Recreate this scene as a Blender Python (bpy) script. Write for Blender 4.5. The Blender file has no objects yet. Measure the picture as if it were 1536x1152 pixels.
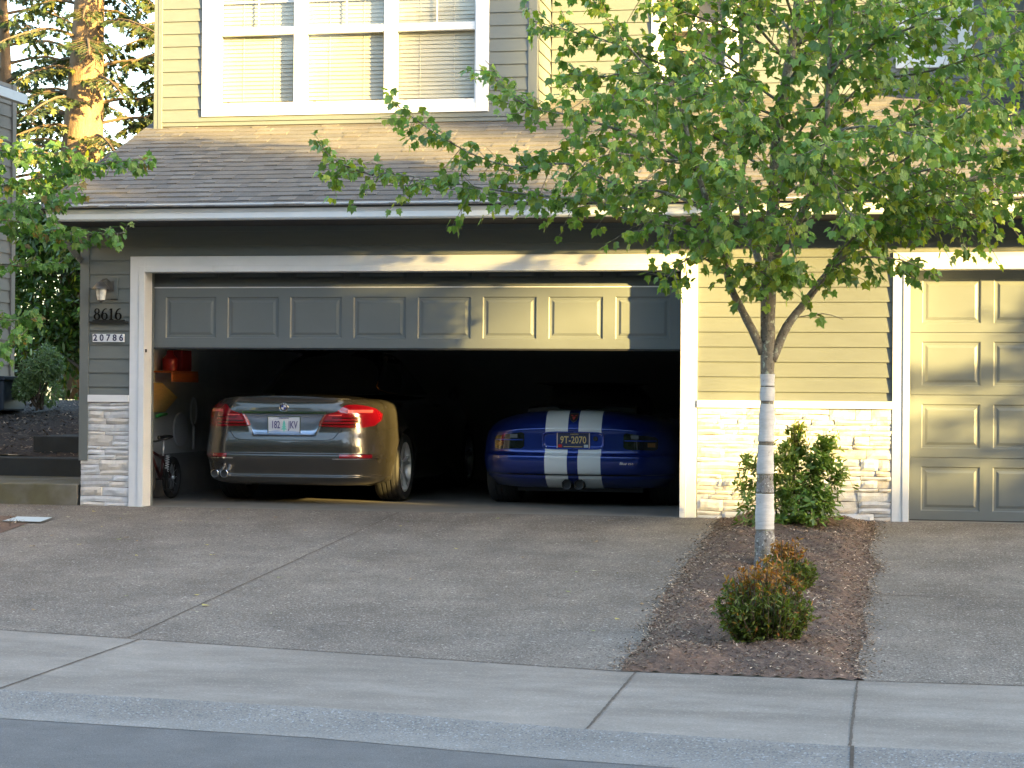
import bpy, math, random
import numpy as np
from mathutils import Vector, Matrix
random.seed(7); rng = np.random.default_rng(7)
SC = bpy.context.scene; COL = SC.collection
R = math.radians

# ------------------------------------------------------------ materials
def new_mat(name):
    m = bpy.data.materials.new(name); m.use_nodes = True
    nt = m.node_tree; nt.nodes.clear()
    return m, nt, nt.nodes, nt.links
def N(nd, typ, **kw):
    n = nd.new(typ)
    for k, v in kw.items(): setattr(n, k, v)
    return n
def mat(name, col, rough=.6, metal=0., var=0., scale=5., detail=6, bump=0., bscale=40., vc=False,
        coat=0., spec=.5, speck=None, stretch=(1,1,1), dirt=None, dirt2=None, trans=0., emit=None, flake=0.):
    m, nt, nd, L = new_mat(name)
    out = N(nd, 'ShaderNodeOutputMaterial'); b = N(nd, 'ShaderNodeBsdfPrincipled')
    L.new(b.outputs[0], out.inputs[0])
    b.inputs['Roughness'].default_value = rough; b.inputs['Metallic'].default_value = metal
    b.inputs['Coat Weight'].default_value = coat; b.inputs['Coat Roughness'].default_value = .04
    b.inputs['Specular IOR Level'].default_value = spec
    tc = N(nd, 'ShaderNodeTexCoord'); mp = N(nd, 'ShaderNodeMapping'); mp.inputs['Scale'].default_value = stretch
    L.new(tc.outputs['Object'], mp.inputs[0])
    cur = N(nd, 'ShaderNodeRGB'); cur.outputs[0].default_value = (*col, 1); cur = cur.outputs[0]
    def mixc(a, bb, fac, typ='MIX'):
        x = N(nd, 'ShaderNodeMix', data_type='RGBA', blend_type=typ)
        for s, v in ((x.inputs[6], a), (x.inputs[7], bb)):
            if hasattr(v, 'links'): L.new(v, s)
            else: s.default_value = (*v, 1)
        if hasattr(fac, 'links'): L.new(fac, x.inputs[0])
        else: x.inputs[0].default_value = fac
        return x.outputs[2]
    if dirt:   # dirt = (colour, scale, low, high, amount)
        dc, ds, lo, hi, am = dirt
        n = N(nd, 'ShaderNodeTexNoise'); n.inputs['Scale'].default_value = ds; n.inputs['Detail'].default_value = 8
        L.new(mp.outputs[0], n.inputs[0])
        r = N(nd, 'ShaderNodeMapRange'); r.inputs[1].default_value = lo; r.inputs[2].default_value = hi; r.inputs[4].default_value = am
        L.new(n.outputs[0], r.inputs[0]); cur = mixc(cur, dc, r.outputs[0])
    if dirt2:  # long streaks and stains (colour, stretch, low, high, amount)
        dc, st_, lo, hi, am = dirt2
        m2 = N(nd, 'ShaderNodeMapping'); m2.inputs['Scale'].default_value = st_; L.new(tc.outputs['Object'], m2.inputs[0])
        n = N(nd, 'ShaderNodeTexNoise'); n.inputs['Scale'].default_value = 1; n.inputs['Detail'].default_value = 6; L.new(m2.outputs[0], n.inputs[0])
        r = N(nd, 'ShaderNodeMapRange'); r.inputs[1].default_value = lo; r.inputs[2].default_value = hi; r.inputs[4].default_value = am
        L.new(n.outputs[0], r.inputs[0]); cur = mixc(cur, dc, r.outputs[0])
    if speck:  # speck = (colour, scale, threshold)
        for (sc_, ss, th) in speck:
            v = N(nd, 'ShaderNodeTexNoise'); v.inputs['Scale'].default_value = ss; v.inputs['Detail'].default_value = 2
            L.new(mp.outputs[0], v.inputs[0])
            r = N(nd, 'ShaderNodeMapRange'); r.inputs[1].default_value = th; r.inputs[2].default_value = th + .06
            L.new(v.outputs[0], r.inputs[0]); cur = mixc(cur, sc_, r.outputs[0])
    if var:
        n = N(nd, 'ShaderNodeTexNoise'); n.inputs['Scale'].default_value = scale; n.inputs['Detail'].default_value = detail
        n.inputs['Roughness'].default_value = .65
        L.new(mp.outputs[0], n.inputs[0])
        r = N(nd, 'ShaderNodeMapRange'); r.inputs[1].default_value = .25; r.inputs[2].default_value = .75
        r.inputs[3].default_value = 1 - var; r.inputs[4].default_value = 1 + var
        L.new(n.outputs[0], r.inputs[0])
        cc = N(nd, 'ShaderNodeCombineColor')
        for i in range(3): L.new(r.outputs[0], cc.inputs[i])
        cur = mixc(cur, cc.outputs[0], 1., 'MULTIPLY')
    if vc:
        a = N(nd, 'ShaderNodeAttribute', attribute_name='vc'); cur = mixc(cur, a.outputs[0], 1., 'MULTIPLY')
    if flake:
        v = N(nd, 'ShaderNodeTexVoronoi'); v.inputs['Scale'].default_value = 900; L.new(tc.outputs['Object'], v.inputs[0])
        bm_ = N(nd, 'ShaderNodeBump'); bm_.inputs[0].default_value = flake; bm_.inputs[1].default_value = .001
        L.new(v.outputs['Distance'], bm_.inputs['Height']); L.new(bm_.outputs[0], b.inputs['Normal'])
    L.new(cur, b.inputs['Base Color'])
    if bump:
        n = N(nd, 'ShaderNodeTexNoise'); n.inputs['Scale'].default_value = bscale; n.inputs['Detail'].default_value = 8
        n.inputs['Roughness'].default_value = .7
        L.new(mp.outputs[0], n.inputs[0])
        bp = N(nd, 'ShaderNodeBump'); bp.inputs[0].default_value = 1; bp.inputs[1].default_value = bump
        L.new(n.outputs[0], bp.inputs['Height']); L.new(bp.outputs[0], b.inputs['Normal'])
    if trans:
        t = N(nd, 'ShaderNodeBsdfTranslucent'); mx = N(nd, 'ShaderNodeMixShader'); mx.inputs[0].default_value = trans
        br = N(nd, 'ShaderNodeHueSaturation'); br.inputs['Saturation'].default_value = 1.15; br.inputs['Value'].default_value = 1.6
        L.new(cur, br.inputs['Color']); L.new(br.outputs[0], t.inputs[0])
        L.new(b.outputs[0], mx.inputs[1]); L.new(t.outputs[0], mx.inputs[2]); L.new(mx.outputs[0], out.inputs[0])
    if emit:
        b.inputs['Emission Color'].default_value = (*emit[0], 1); b.inputs['Emission Strength'].default_value = emit[1]
    return m
def glass_mat(name, tint=(1,1,1), refl=.05, rough=.02):
    m, nt, nd, L = new_mat(name)
    out = N(nd, 'ShaderNodeOutputMaterial'); t = N(nd, 'ShaderNodeBsdfTransparent'); g = N(nd, 'ShaderNodeBsdfGlossy')
    t.inputs[0].default_value = (*tint, 1); g.inputs['Roughness'].default_value = rough
    mx = N(nd, 'ShaderNodeMixShader'); fr = N(nd, 'ShaderNodeLayerWeight'); fr.inputs[0].default_value = .5
    pw_ = N(nd, 'ShaderNodeMath', operation='POWER'); pw_.inputs[1].default_value = 5; L.new(fr.outputs['Facing'], pw_.inputs[0])
    ad = N(nd, 'ShaderNodeMath', operation='MULTIPLY_ADD'); ad.inputs[1].default_value = 1-refl; ad.inputs[2].default_value = refl; L.new(pw_.outputs[0], ad.inputs[0])
    L.new(ad.outputs[0], mx.inputs[0]); L.new(t.outputs[0], mx.inputs[1]); L.new(g.outputs[0], mx.inputs[2]); L.new(mx.outputs[0], out.inputs[0])
    return m

SIDING = (.126, .140, .136)
m_siding = mat('siding paint', SIDING, .55, var=.07, scale=3, bump=.0012, bscale=60, stretch=(1, 1, 6))
m_trimg = mat('corner board paint', (.128, .142, .140), .5, var=.04, scale=4)
m_white = mat('white trim paint', (.66, .67, .69), .45, var=.05, scale=4, bump=.0006, bscale=50, dirt=((.5,.47,.4), 6, .62, .8, .35))
m_gutter = mat('gutter enamel', (.60, .62, .64), .35, var=.04, scale=2, dirt=((.42,.4,.34), 5, .6, .85, .35))
m_band = mat('painted band board', (.66, .67, .69), .5, var=.04, scale=4)
m_door = mat('garage door paint', (.126, .142, .146), .42, var=.06, scale=2.5, bump=.0004, bscale=90)
m_stone = mat('ledgestone', (.56, .56, .57), .85, var=.13, scale=14, bump=.004, bscale=60, vc=True)
m_mortar = mat('stone backing', (.12, .11, .1), .9, var=.2, scale=20)
m_shingle = mat('asphalt shingle', (.122, .115, .108), .9, var=.28, scale=60, bump=.003, bscale=160, vc=True)
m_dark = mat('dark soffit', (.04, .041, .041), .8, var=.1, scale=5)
m_drive = mat('exposed aggregate concrete', (.198, .166, .136), .85, var=.28, scale=2.4, detail=10, bump=.006, bscale=110,
    speck=[((.34,.30,.255), 80, .57), ((.08,.067,.057), 62, .58), ((.48,.44,.39), 34, .67)], dirt=((.108,.087,.070), .75, .42, .72, .8), dirt2=((.10,.082,.068), (2.2,.35,1), .50, .70, .55))
m_walk = mat('sidewalk concrete', (.266, .231, .196), .85, var=.24, scale=3.5, detail=10, bump=.0025, bscale=150,
    speck=[((.19,.165,.14), 130, .57), ((.33,.295,.26), 90, .60)], dirt=((.155,.132,.108), 1.3, .46, .74, .7), dirt2=((.16,.135,.11), (.5,2.5,1), .52, .7, .6), stretch=(.7, 1.3, 1))
m_curb = mat('kerb concrete', (.245, .222, .195), .85, var=.2, scale=4, bump=.006, bscale=60,
    speck=[((.15,.15,.15), 120, .56), ((.34,.34,.33), 100, .60)], stretch=(.75, 1.2, 1))
m_road = mat('asphalt', (.135, .130, .124), .85, var=.2, scale=4, detail=10, bump=.006, bscale=150, speck=[((.20,.20,.20), 160, .58), ((.08,.08,.085), 140, .60)])
m_joint = mat('joint dirt', (.095, .075, .058), .95, var=.3, scale=30)
m_mulch = mat('bark mulch', (.180, .110, .076), .95, var=.45, scale=22, bump=.02, bscale=45, dirt=((.105,.074,.058), 5, .45, .7, .6))
m_bank = mat('dark bark bank', (.062, .047, .038), .95, var=.5, scale=25, bump=.03, bscale=35)
m_chip = mat('bark chips', (.23, .17, .13), .9, vc=True)
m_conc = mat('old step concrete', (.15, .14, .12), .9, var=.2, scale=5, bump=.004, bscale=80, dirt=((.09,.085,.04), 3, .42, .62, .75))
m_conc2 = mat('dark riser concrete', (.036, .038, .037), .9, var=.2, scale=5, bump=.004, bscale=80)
m_lawn = mat('ground soil', (.07, .06, .045), .95, var=.3, scale=3)
m_dryl = mat('bounce lit drywall', (.72, .72, .72), .8, var=.06, scale=2)
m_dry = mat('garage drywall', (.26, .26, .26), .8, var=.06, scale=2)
m_floor = mat('garage slab', (.19, .175, .155), .7, var=.2, scale=3, bump=.002, bscale=60)
m_stem = mat('concrete stem wall', (.3, .3, .3), .85, var=.12, scale=6)
m_glass = glass_mat('window glass')
m_blind = mat('cream blind slats', (.36, .36, .31), .5, var=.03, scale=3)
m_room = mat('room interior', (.25, .22, .18), .9)
m_rubber = mat('tyre rubber', (.022, .021, .020), .75, var=.2, scale=30, bump=.001, bscale=100)
m_alloy = mat('alloy wheel', (.72, .73, .75), .38, metal=.55)
m_chrome = mat('chrome', (.8, .8, .82), .12, metal=1)
m_black = mat('black plastic', (.02, .02, .02), .45)
m_blackm = mat('black metal', (.02, .02, .02), .4, metal=.3)
m_dkglass = mat('dark car glass', (.012, .014, .016), .06, spec=.8)
m_bronze = mat('metallic grey brown car paint', (.074, .068, .061), .25, metal=.6, coat=1., flake=.15)
m_plwhite = mat('plate white', (.55, .56, .60), .4)
m_plblue = mat('plate dark lettering', (.06, .05, .17), .5)
m_green = mat('plate tree green', (.12, .5, .42), .5)
m_sky_pl = mat('plate hills', (.3, .4, .6), .5)
m_plblack = mat('plate dark blue', (.03, .035, .09), .4)
m_yellow = mat('plate yellow', (.7, .52, .2), .4)
m_red = mat('tail lamp red', (.20, .003, .010), .12, coat=1., spec=.8)
m_redd = mat('deep red lens', (.06, .002, .004), .12, coat=1.)
m_redl = mat('pale red lens stripe', (.7, .12, .12), .12, coat=1.)
m_recess = mat('sky tinted plate recess', (.28, .33, .42), .2, metal=.7, coat=1)  # pale blue tint stands in for sky reflected in the recess
m_orange = mat('orange plastic', (.75, .13, .03), .4)
m_wood = mat('varnished orange wood', (.60, .16, .05), .4, var=.25, scale=6, stretch=(1, 1, 8))
m_tan = mat('yellow pine board', (.80, .56, .24), .55, var=.15, scale=5, stretch=(1,1,6))
m_redp = mat('red plastic', (.5, .02, .02), .35)
m_grass = mat('green plastic', (.10, .50, .15), .4)
m_greyb = mat('pale grey finish', (.75, .76, .80), .5)
m_bark = mat('grey lichen bark', (.17, .15, .115), .9, var=.4, scale=35, bump=.008, bscale=55, speck=[((.34,.36,.27), 28, .60), ((.075,.06,.045), 40, .62)])
m_barkw = mat('trunk bark', (.21, .20, .19), .9, var=.35, scale=30, bump=.006, bscale=60, speck=[((.45,.45,.42), 45, .58), ((.09,.08,.07), 50, .60)])
m_wrap = mat('white trunk wrap', (.50, .485, .47), .75, var=.2, scale=12, bump=.002, bscale=30, stretch=(1,1,4), dirt=((.42,.36,.3), 12, .6, .75, .45))
m_leaf = mat('maple leaf', (.160, .240, .048), .42, vc=True, trans=.38, spec=.45)
m_leaf2 = mat('small maple leaf', (.085, .165, .04), .45, vc=True, trans=.4)
m_fir = mat('fir needles', (.045, .072, .022), .6, vc=True, trans=.25)
m_bush = mat('evergreen leaf', (.085, .15, .035), .35, vc=True, trans=.25)
m_firbark = mat('fir bark', (.20, .135, .085), .95, var=.45, scale=6, bump=.05, bscale=9, stretch=(1,1,.25))
m_pieris = mat('pieris leaf', (.13, .215, .05), .35, vc=True, trans=.3)
m_number = mat('matt black numerals', (.006, .006, .006), .85, spec=.1)
m_nandina = mat('nandina leaf', (.13, .17, .035), .45, vc=True, trans=.35)
m_stem2 = mat('woody stem', (.1, .07, .045), .9)
m_nhouse = mat('neighbour siding', (.23, .20, .165), .7, var=.06, scale=3)
m_nroof = mat('neighbour roof', (.09, .09, .095), .9, var=.3, scale=20)
m_lid = mat('utility lid', (.52, .58, .60), .6, var=.1, scale=10)
m_bin = mat('dark blue plastic', (.03, .04, .055), .5)
m_lampglass = mat('lantern glass', (.62, .62, .58), .15, spec=.8, var=.3, scale=25)
m_pewter = mat('pewter lamp metal', (.10, .10, .10), .45, metal=.5)

# two broad white racing stripes are a paint pattern of the blue body
def stripe_mat():
    m, nt, nd, L = new_mat('metallic blue paint with white stripes')
    out = N(nd, 'ShaderNodeOutputMaterial'); b = N(nd, 'ShaderNodeBsdfPrincipled'); L.new(b.outputs[0], out.inputs[0])
    b.inputs['Roughness'].default_value = .28; b.inputs['Coat Weight'].default_value = 1; b.inputs['Coat Roughness'].default_value = .04
    tc = N(nd, 'ShaderNodeTexCoord'); sp = N(nd, 'ShaderNodeSeparateXYZ'); L.new(tc.outputs['Object'], sp.inputs[0])
    ab = N(nd, 'ShaderNodeMath', operation='ABSOLUTE'); L.new(sp.outputs[0], ab.inputs[0])
    a = N(nd, 'ShaderNodeMath', operation='GREATER_THAN'); a.inputs[1].default_value = .05; L.new(ab.outputs[0], a.inputs[0])
    c = N(nd, 'ShaderNodeMath', operation='LESS_THAN'); c.inputs[1].default_value = .262; L.new(ab.outputs[0], c.inputs[0])
    mu = N(nd, 'ShaderNodeMath', operation='MULTIPLY'); L.new(a.outputs[0], mu.inputs[0]); L.new(c.outputs[0], mu.inputs[1])
    mx = N(nd, 'ShaderNodeMix', data_type='RGBA'); mx.inputs[6].default_value = (.009, .028, .20, 1); mx.inputs[7].default_value = (.66, .67, .66, 1)
    L.new(mu.outputs[0], mx.inputs[0]); L.new(mx.outputs[2], b.inputs['Base Color'])
    me = N(nd, 'ShaderNodeMath', operation='MULTIPLY_ADD'); me.inputs[1].default_value = -.6; me.inputs[2].default_value = .6
    L.new(mu.outputs[0], me.inputs[0]); L.new(me.outputs[0], b.inputs['Metallic'])
    return m
m_blue = stripe_mat()
m_blue2 = mat('plain metallic blue', (.014, .045, .32), .28, metal=.5, coat=1)

# ------------------------------------------------------------ object helpers
def link_mesh(name, V, F, m, parent=None, vcs=None, smooth=False, sharp=None):
    me = bpy.data.meshes.new(name)
    V = np.asarray(V, dtype=float)
    if parent is not None: V = V - np.array(root_loc(parent))
    me.from_pydata([tuple(v) for v in V], [], F)
    if vcs is not None:
        at = me.attributes.new('vc', 'FLOAT_COLOR', 'FACE' if len(vcs) == len(F) and len(vcs) != len(V) else 'POINT')
        c = np.ones((len(vcs), 4)); c[:, :3] = np.asarray(vcs); at.data.foreach_set('color', c.ravel())
    if smooth: me.polygons.foreach_set('use_smooth', [True] * len(me.polygons))
    me.materials.append(m); me.update()
    if sharp: me.set_sharp_from_angle(angle=R(sharp))
    o = bpy.data.objects.new(name, me); COL.objects.link(o)
    if parent is not None: o.parent = parent
    return o
def root_loc(o):
    while o.parent is not None: o = o.parent
    return o.get('_loc', tuple(o.location))
def thing(name, label, cat, loc=(0,0,0), group=None, kind=None):
    o = bpy.data.objects.new(name, None); COL.objects.link(o); o.location = loc; o.empty_display_size = .2
    o['label'] = label; o['category'] = cat
    if group: o['group'] = group
    if kind: o['kind'] = kind
    return o
def tag(o, label, cat, group=None, kind=None):
    o['label'] = label; o['category'] = cat
    if group: o['group'] = group
    if kind: o['kind'] = kind
    return o
def structure(o, label=None, cat=None):
    o['kind'] = 'structure'
    if label: o['label'] = label
    if cat: o['category'] = cat
    return o
class MB:
    def __init__(s): s.V = []; s.F = []; s.C = []
    def add(s, V, F, c=None):
        n = len(s.V); s.V += [tuple(v) for v in V]; s.F += [tuple(i + n for i in f) for f in F]
        s.C += [c or (1, 1, 1)] * len(V)
    def box(s, x0, x1, y0, y1, z0, z1, c=None):
        V = [(x, y, z) for x in (x0, x1) for y in (y0, y1) for z in (z0, z1)]
        s.add(V, [(0,1,3,2), (4,6,7,5), (0,4,5,1), (2,3,7,6), (0,2,6,4), (1,5,7,3)], c)
    def obox(s, cen, ax, half, c=None):
        V = []
        for i in (-1, 1):
            for j in (-1, 1):
                for k in (-1, 1):
                    V.append(tuple(cen[q] + i*half[0]*ax[0][q] + j*half[1]*ax[1][q] + k*half[2]*ax[2][q] for q in range(3)))
        s.add(V, [(0,1,3,2), (4,6,7,5), (0,4,5,1), (2,3,7,6), (0,2,6,4), (1,5,7,3)], c)
    def tube(s, P, r, n=8, c=None, cap=True, wob=0.):
        P = [Vector(p) for p in P]; rr = r if hasattr(r, '__len__') else [r] * len(P)
        up = None; V = []; F = []
        for i, p in enumerate(P):
            t = (P[min(i+1, len(P)-1)] - P[max(i-1, 0)]).normalized()
            if up is None: up = Vector((1,0,0)) if abs(t.x) < .8 else Vector((0,1,0))
            a = (up - t * up.dot(t)).normalized(); up = a; b = t.cross(a)
            for k in range(n):
                an = 2*math.pi*k/n; q = rr[i] * (1 + (random.uniform(-wob, wob) if wob else 0))
                V.append(tuple(p + a * math.cos(an) * q + b * math.sin(an) * q))
        for i in range(len(P)-1):
            for k in range(n):
                F.append((i*n+k, i*n+(k+1)%n, (i+1)*n+(k+1)%n, (i+1)*n+k))
        if cap: F += [tuple(range(n))[::-1], tuple((len(P)-1)*n+k for k in range(n))]
        s.add(V, F, c)
    def lathe(s, prof, cen, axis='z', n=32, c=None, a0=0):
        V = []; F = []
        for (r_, h) in prof:
            for k in range(n):
                an = 2*math.pi*k/n + a0; u, v = r_*math.cos(an), r_*math.sin(an)
                if axis == 'z': V.append((cen[0]+u, cen[1]+v, cen[2]+h))
                elif axis == 'x': V.append((cen[0]+h, cen[1]+u, cen[2]+v))
                else: V.append((cen[0]+u, cen[1]+h, cen[2]+v))
        for i in range(len(prof)-1):
            for k in range(n): F.append((i*n+k, i*n+(k+1)%n, (i+1)*n+(k+1)%n, (i+1)*n+k))
        s.add(V, F, c)
    def prism(s, poly, fn0, fn1, c=None):   # poly 2D, fn map to 3D at both ends
        n = len(poly); V = [fn0(*p) for p in poly] + [fn1(*p) for p in poly]
        F = [tuple(range(n))[::-1], tuple(range(n, 2*n))] + [(i, (i+1)%n, n+(i+1)%n, n+i) for i in range(n)]
        s.add(V, F, c)
    def quad(s, a, b, c_, d, c=None): s.add([a, b, c_, d], [(0,1,2,3)], c)
    def build(s, name, m, parent=None, smooth=False, sharp=None, bevel=0, vc=False):
        o = link_mesh(name, s.V, s.F, m, parent, s.C if vc else None, smooth, sharp)
        if bevel:
            b = o.modifiers.new('bevel', 'BEVEL'); b.width = bevel; b.segments = 2; b.limit_method = 'ANGLE'
        return o
def text(name, body, size, m, parent, fn, ext=.002, sx=1., align='CENTER', bold=0.):
    cu = bpy.data.curves.new(name, 'FONT'); cu.body = body; cu.size = size; cu.extrude = ext
    cu.align_x = align; cu.offset = bold; cu.align_y = 'CENTER'; cu.resolution_u = 3
    o = bpy.data.objects.new(name, cu); COL.objects.link(o)
    dg = bpy.context.evaluated_depsgraph_get(); me = bpy.data.meshes.new_from_object(o.evaluated_get(dg))
    V = [fn(v.co.x*sx, v.co.y, v.co.z) for v in me.vertices]; F = [tuple(p.vertices) for p in me.polygons]
    bpy.data.objects.remove(o); bpy.data.meshes.remove(me)
    return link_mesh(name, V, F, m, parent)
def lerp(a, b, t): return a + (b - a) * t

# ------------------------------------------------------------ leaves
def leaf_template(kind):
    if kind == 'maple':
        h = [(0,0), (.24,-.02), (.46,.12), (.36,.30), (.50,.60), (.23,.60), (.0,1.0)]
        bend = .22
    elif kind == 'lance':
        h = [(0,0), (.13,.2), (.17,.5), (.10,.8), (0,1)]; bend = .18
    elif kind == 'spray':
        h = [(0,0), (.10,.12), (.42,.30), (.16,.34), (.36,.62), (.10,.62), (0,1)]; bend = .1
    n = len(h)
    R_ = [(x, y, -bend*abs(x) - .18*y*y) for x, y in h]; L_ = [(-x, y, -bend*abs(x) - .18*y*y) for x, y in h[1:-1]]
    V = np.array(R_ + L_)
    F = [tuple(range(n)), tuple([0, n-1] + [n + i for i in range(n-3, -1, -1)])]
    return V, F
def leaf_mesh(name, m, parent, P, T, Nn, S, C, kind='maple'):
    """P base points, T tip directions, Nn rough normals, S sizes, C colours"""
    V0, F0 = leaf_template(kind); P, T, Nn, S, C = map(np.asarray, (P, T, Nn, S, C))
    T = T / np.linalg.norm(T, axis=1, keepdims=True); X = np.cross(T, Nn); X /= np.linalg.norm(X, axis=1, keepdims=True) + 1e-9
    Z = np.cross(X, T)
    V = P[:, None, :] + S[:, None, None] * (V0[None, :, 0:1] * X[:, None] + V0[None, :, 1:2] * T[:, None] + V0[None, :, 2:3] * Z[:, None])
    nv = len(V0); F = []
    for i in range(len(P)):
        o = i * nv
        for f in F0: F.append(tuple(a + o for a in f))
    return link_mesh(name, V.reshape(-1, 3), F, m, parent, np.repeat(C, nv, axis=0), smooth=False)
class Leaves:
    def __init__(s): s.P=[]; s.T=[]; s.N=[]; s.S=[]; s.C=[]
    def add(s, p, t, n, sz, c): s.P.append(p); s.T.append(t); s.N.append(n); s.S.append(sz); s.C.append(c)
    def build(s, name, m, parent, kind): return leaf_mesh(name, m, parent, s.P, s.T, s.N, s.S, s.C, kind)
def ru(a, b): return random.uniform(a, b)
def rvec(s=1.): return Vector((random.gauss(0, s), random.gauss(0, s), random.gauss(0, s)))
def along(P, d):
    """points every d along a polyline -> (pos, tangent, fraction)"""
    out = []; tot = sum((Vector(P[i+1]) - Vector(P[i])).length for i in range(len(P)-1)); acc = 0; nxt = d * .5
    for i in range(len(P)-1):
        a, b = Vector(P[i]), Vector(P[i+1]); L_ = (b-a).length
        while nxt <= acc + L_:
            out.append((a.lerp(b, (nxt-acc)/L_), (b-a).normalized(), nxt/tot)); nxt += d
        acc += L_
    return out
def smooth_path(P, k=3):
    P = [Vector(p) for p in P]; out = []
    for i in range(len(P)-1):
        p0, p1, p2, p3 = P[max(i-1,0)], P[i], P[i+1], P[min(i+2, len(P)-1)]
        for j in range(k):
            t = j/k; out.append(.5*((2*p1) + (p2-p0)*t + (2*p0-5*p1+4*p2-p3)*t*t + (-p0+3*p1-3*p2+p3)*t**3))
    out.append(P[-1]); return out
def maple_col(sun=0.):
    c = ru(.6, 1.3); y = random.random()
    if y < .10: return (c*1.7, c*1.35, c*1.1)
    if y < .35: return (c*1.25, c*1.15, c*.9)
    return (c*.85, c, c*1.15)
def leafy_spray(lv, mb, P, r0=.010, step=.075, tl=(.16,.42), leaf=(.06,.095), nleaf=(5,9), colf=maple_col, start=.12, droop=.25):
    P = smooth_path(P, 3); n = len(P)
    mb.tube(P, [lerp(r0, .0025, i/(n-1)) for i in range(n)], 5)
    sgn = 1
    for (p, t, f) in along(P, step):
        if f < start: continue
        sgn = -sgn
        side = t.cross(Vector((0,0,1))); side.normalize()
        ang = ru(-1.1, 1.1)
        d = (t*ru(.35,.9) + (side*sgn*math.cos(ang) + Vector((0,0,1))*math.sin(ang))*ru(.6,1) + rvec(.12)).normalized()
        L_ = ru(*tl) * (1.15 - .55*f)
        q = p + d*L_*.5 + Vector((0,0,-.02)); e = p + d*L_ + Vector((0,0,-droop*L_*ru(.2,1)))
        mb.tube([p, q, e], [.0035, .0025, .0015], 4, cap=False)
        k = random.randint(*nleaf)
        for j in range(k):
            tt = (j + ru(.2,.9))/k; c = (p.lerp(q, tt*2) if tt < .5 else q.lerp(e, tt*2-1))
            o = (d*ru(-.1,.6) + rvec(.55) + Vector((0,0,-.15))).normalized()
            b = c + o*ru(.02,.05)
            tip = (o*.7 + Vector((0,0,-ru(.2,1.5))) + rvec(.2)); nn = Vector((0,-.25,.8)) + rvec(.55)
            lv.add(tuple(b), tuple(tip), tuple(nn), ru(*leaf), colf())
        lv.add(tuple(e), tuple(d + Vector((0,0,-.6)) + rvec(.2)), (0.1,.1,1), ru(*leaf), colf())

# ------------------------------------------------------------ light settings, next maple, and unseen trees added to shape the shade
SKY, SUNE, SUNC, EXPO = .125, 5., (1., .695, .22), 3.2
NEXT = (14.3, -3.05, -.13, 0, 1.)
SHADE_ROW = [(45,-9.2,7.9), (45,-7.2,7.9), (45,-5.3,11.4), (45,-3.5,11.4), (45,-1.75,10.9), (46,-.9,10.75), (45,.25,7.85), (45,2.0,7.62), (45,3.7,7.5)]   # row added to block the sun: along its heading, across it, top
SHADE_CROWNS = [(48,-.45,12.0,.9,.8,2200), (46,1.75,12.6,.3,1.1,220)]  # unseen crowns placed to shade the roof and upper wall
SHADE_SPARSE = [(48,.35,10.9,.7,420)]  # thin unseen column added to dim the sun on door and saloon
TRUNK= [(3.37, -3.05, -0.18), (3.36, -3.05, 0.09), (3.36, -3.05, 0.55), (3.37, -3.05, 1.02), (3.37, -3.05, 1.3), (3.37, -3.03, 1.72), (3.38, -3.0, 2.06), (3.4, -3.0, 2.43), (3.42, -3.0, 2.81), (3.46, -3.0, 3.13), (3.52, -3.0, 3.51), (3.56, -3.0, 3.84), (3.59, -3.0, 4.4), (3.62, -2.95, 5.07), (3.63, -2.95, 5.63)]
LIMBS= [[(3.34, -3.05, 1.35), (3.23, -3.1, 1.58), (3.12, -3.2, 1.81), (3.08, -3.3, 2.04), (3.0, -3.4, 2.3), (2.88, -3.45, 2.67), (2.75, -3.4, 3.23), (2.72, -3.4, 3.69), (2.71, -3.3, 4.22)], [(3.4, -3.05, 1.3), (3.5, -3.0, 1.54), (3.62, -2.9, 1.71), (3.77, -2.8, 1.92), (3.97, -2.7, 2.14), (4.18, -2.6, 2.32), (4.51, -2.5, 2.52), (4.98, -2.4, 2.69), (5.44, -2.4, 2.8)], [(3.38, -3.03, 1.87), (3.47, -3.2, 2.09), (3.6, -3.4, 2.25), (3.71, -3.6, 2.46), (3.79, -3.8, 2.79), (3.81, -3.9, 3.21), (3.83, -3.9, 3.65), (3.91, -3.8, 4.2)], [(3.37, -3.03, 1.82), (3.25, -2.8, 2.12), (3.14, -2.6, 2.47), (3.17, -2.5, 2.97), (3.13, -2.5, 3.46), (3.12, -2.5, 3.95), (3.06, -2.4, 4.46)]]
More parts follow.
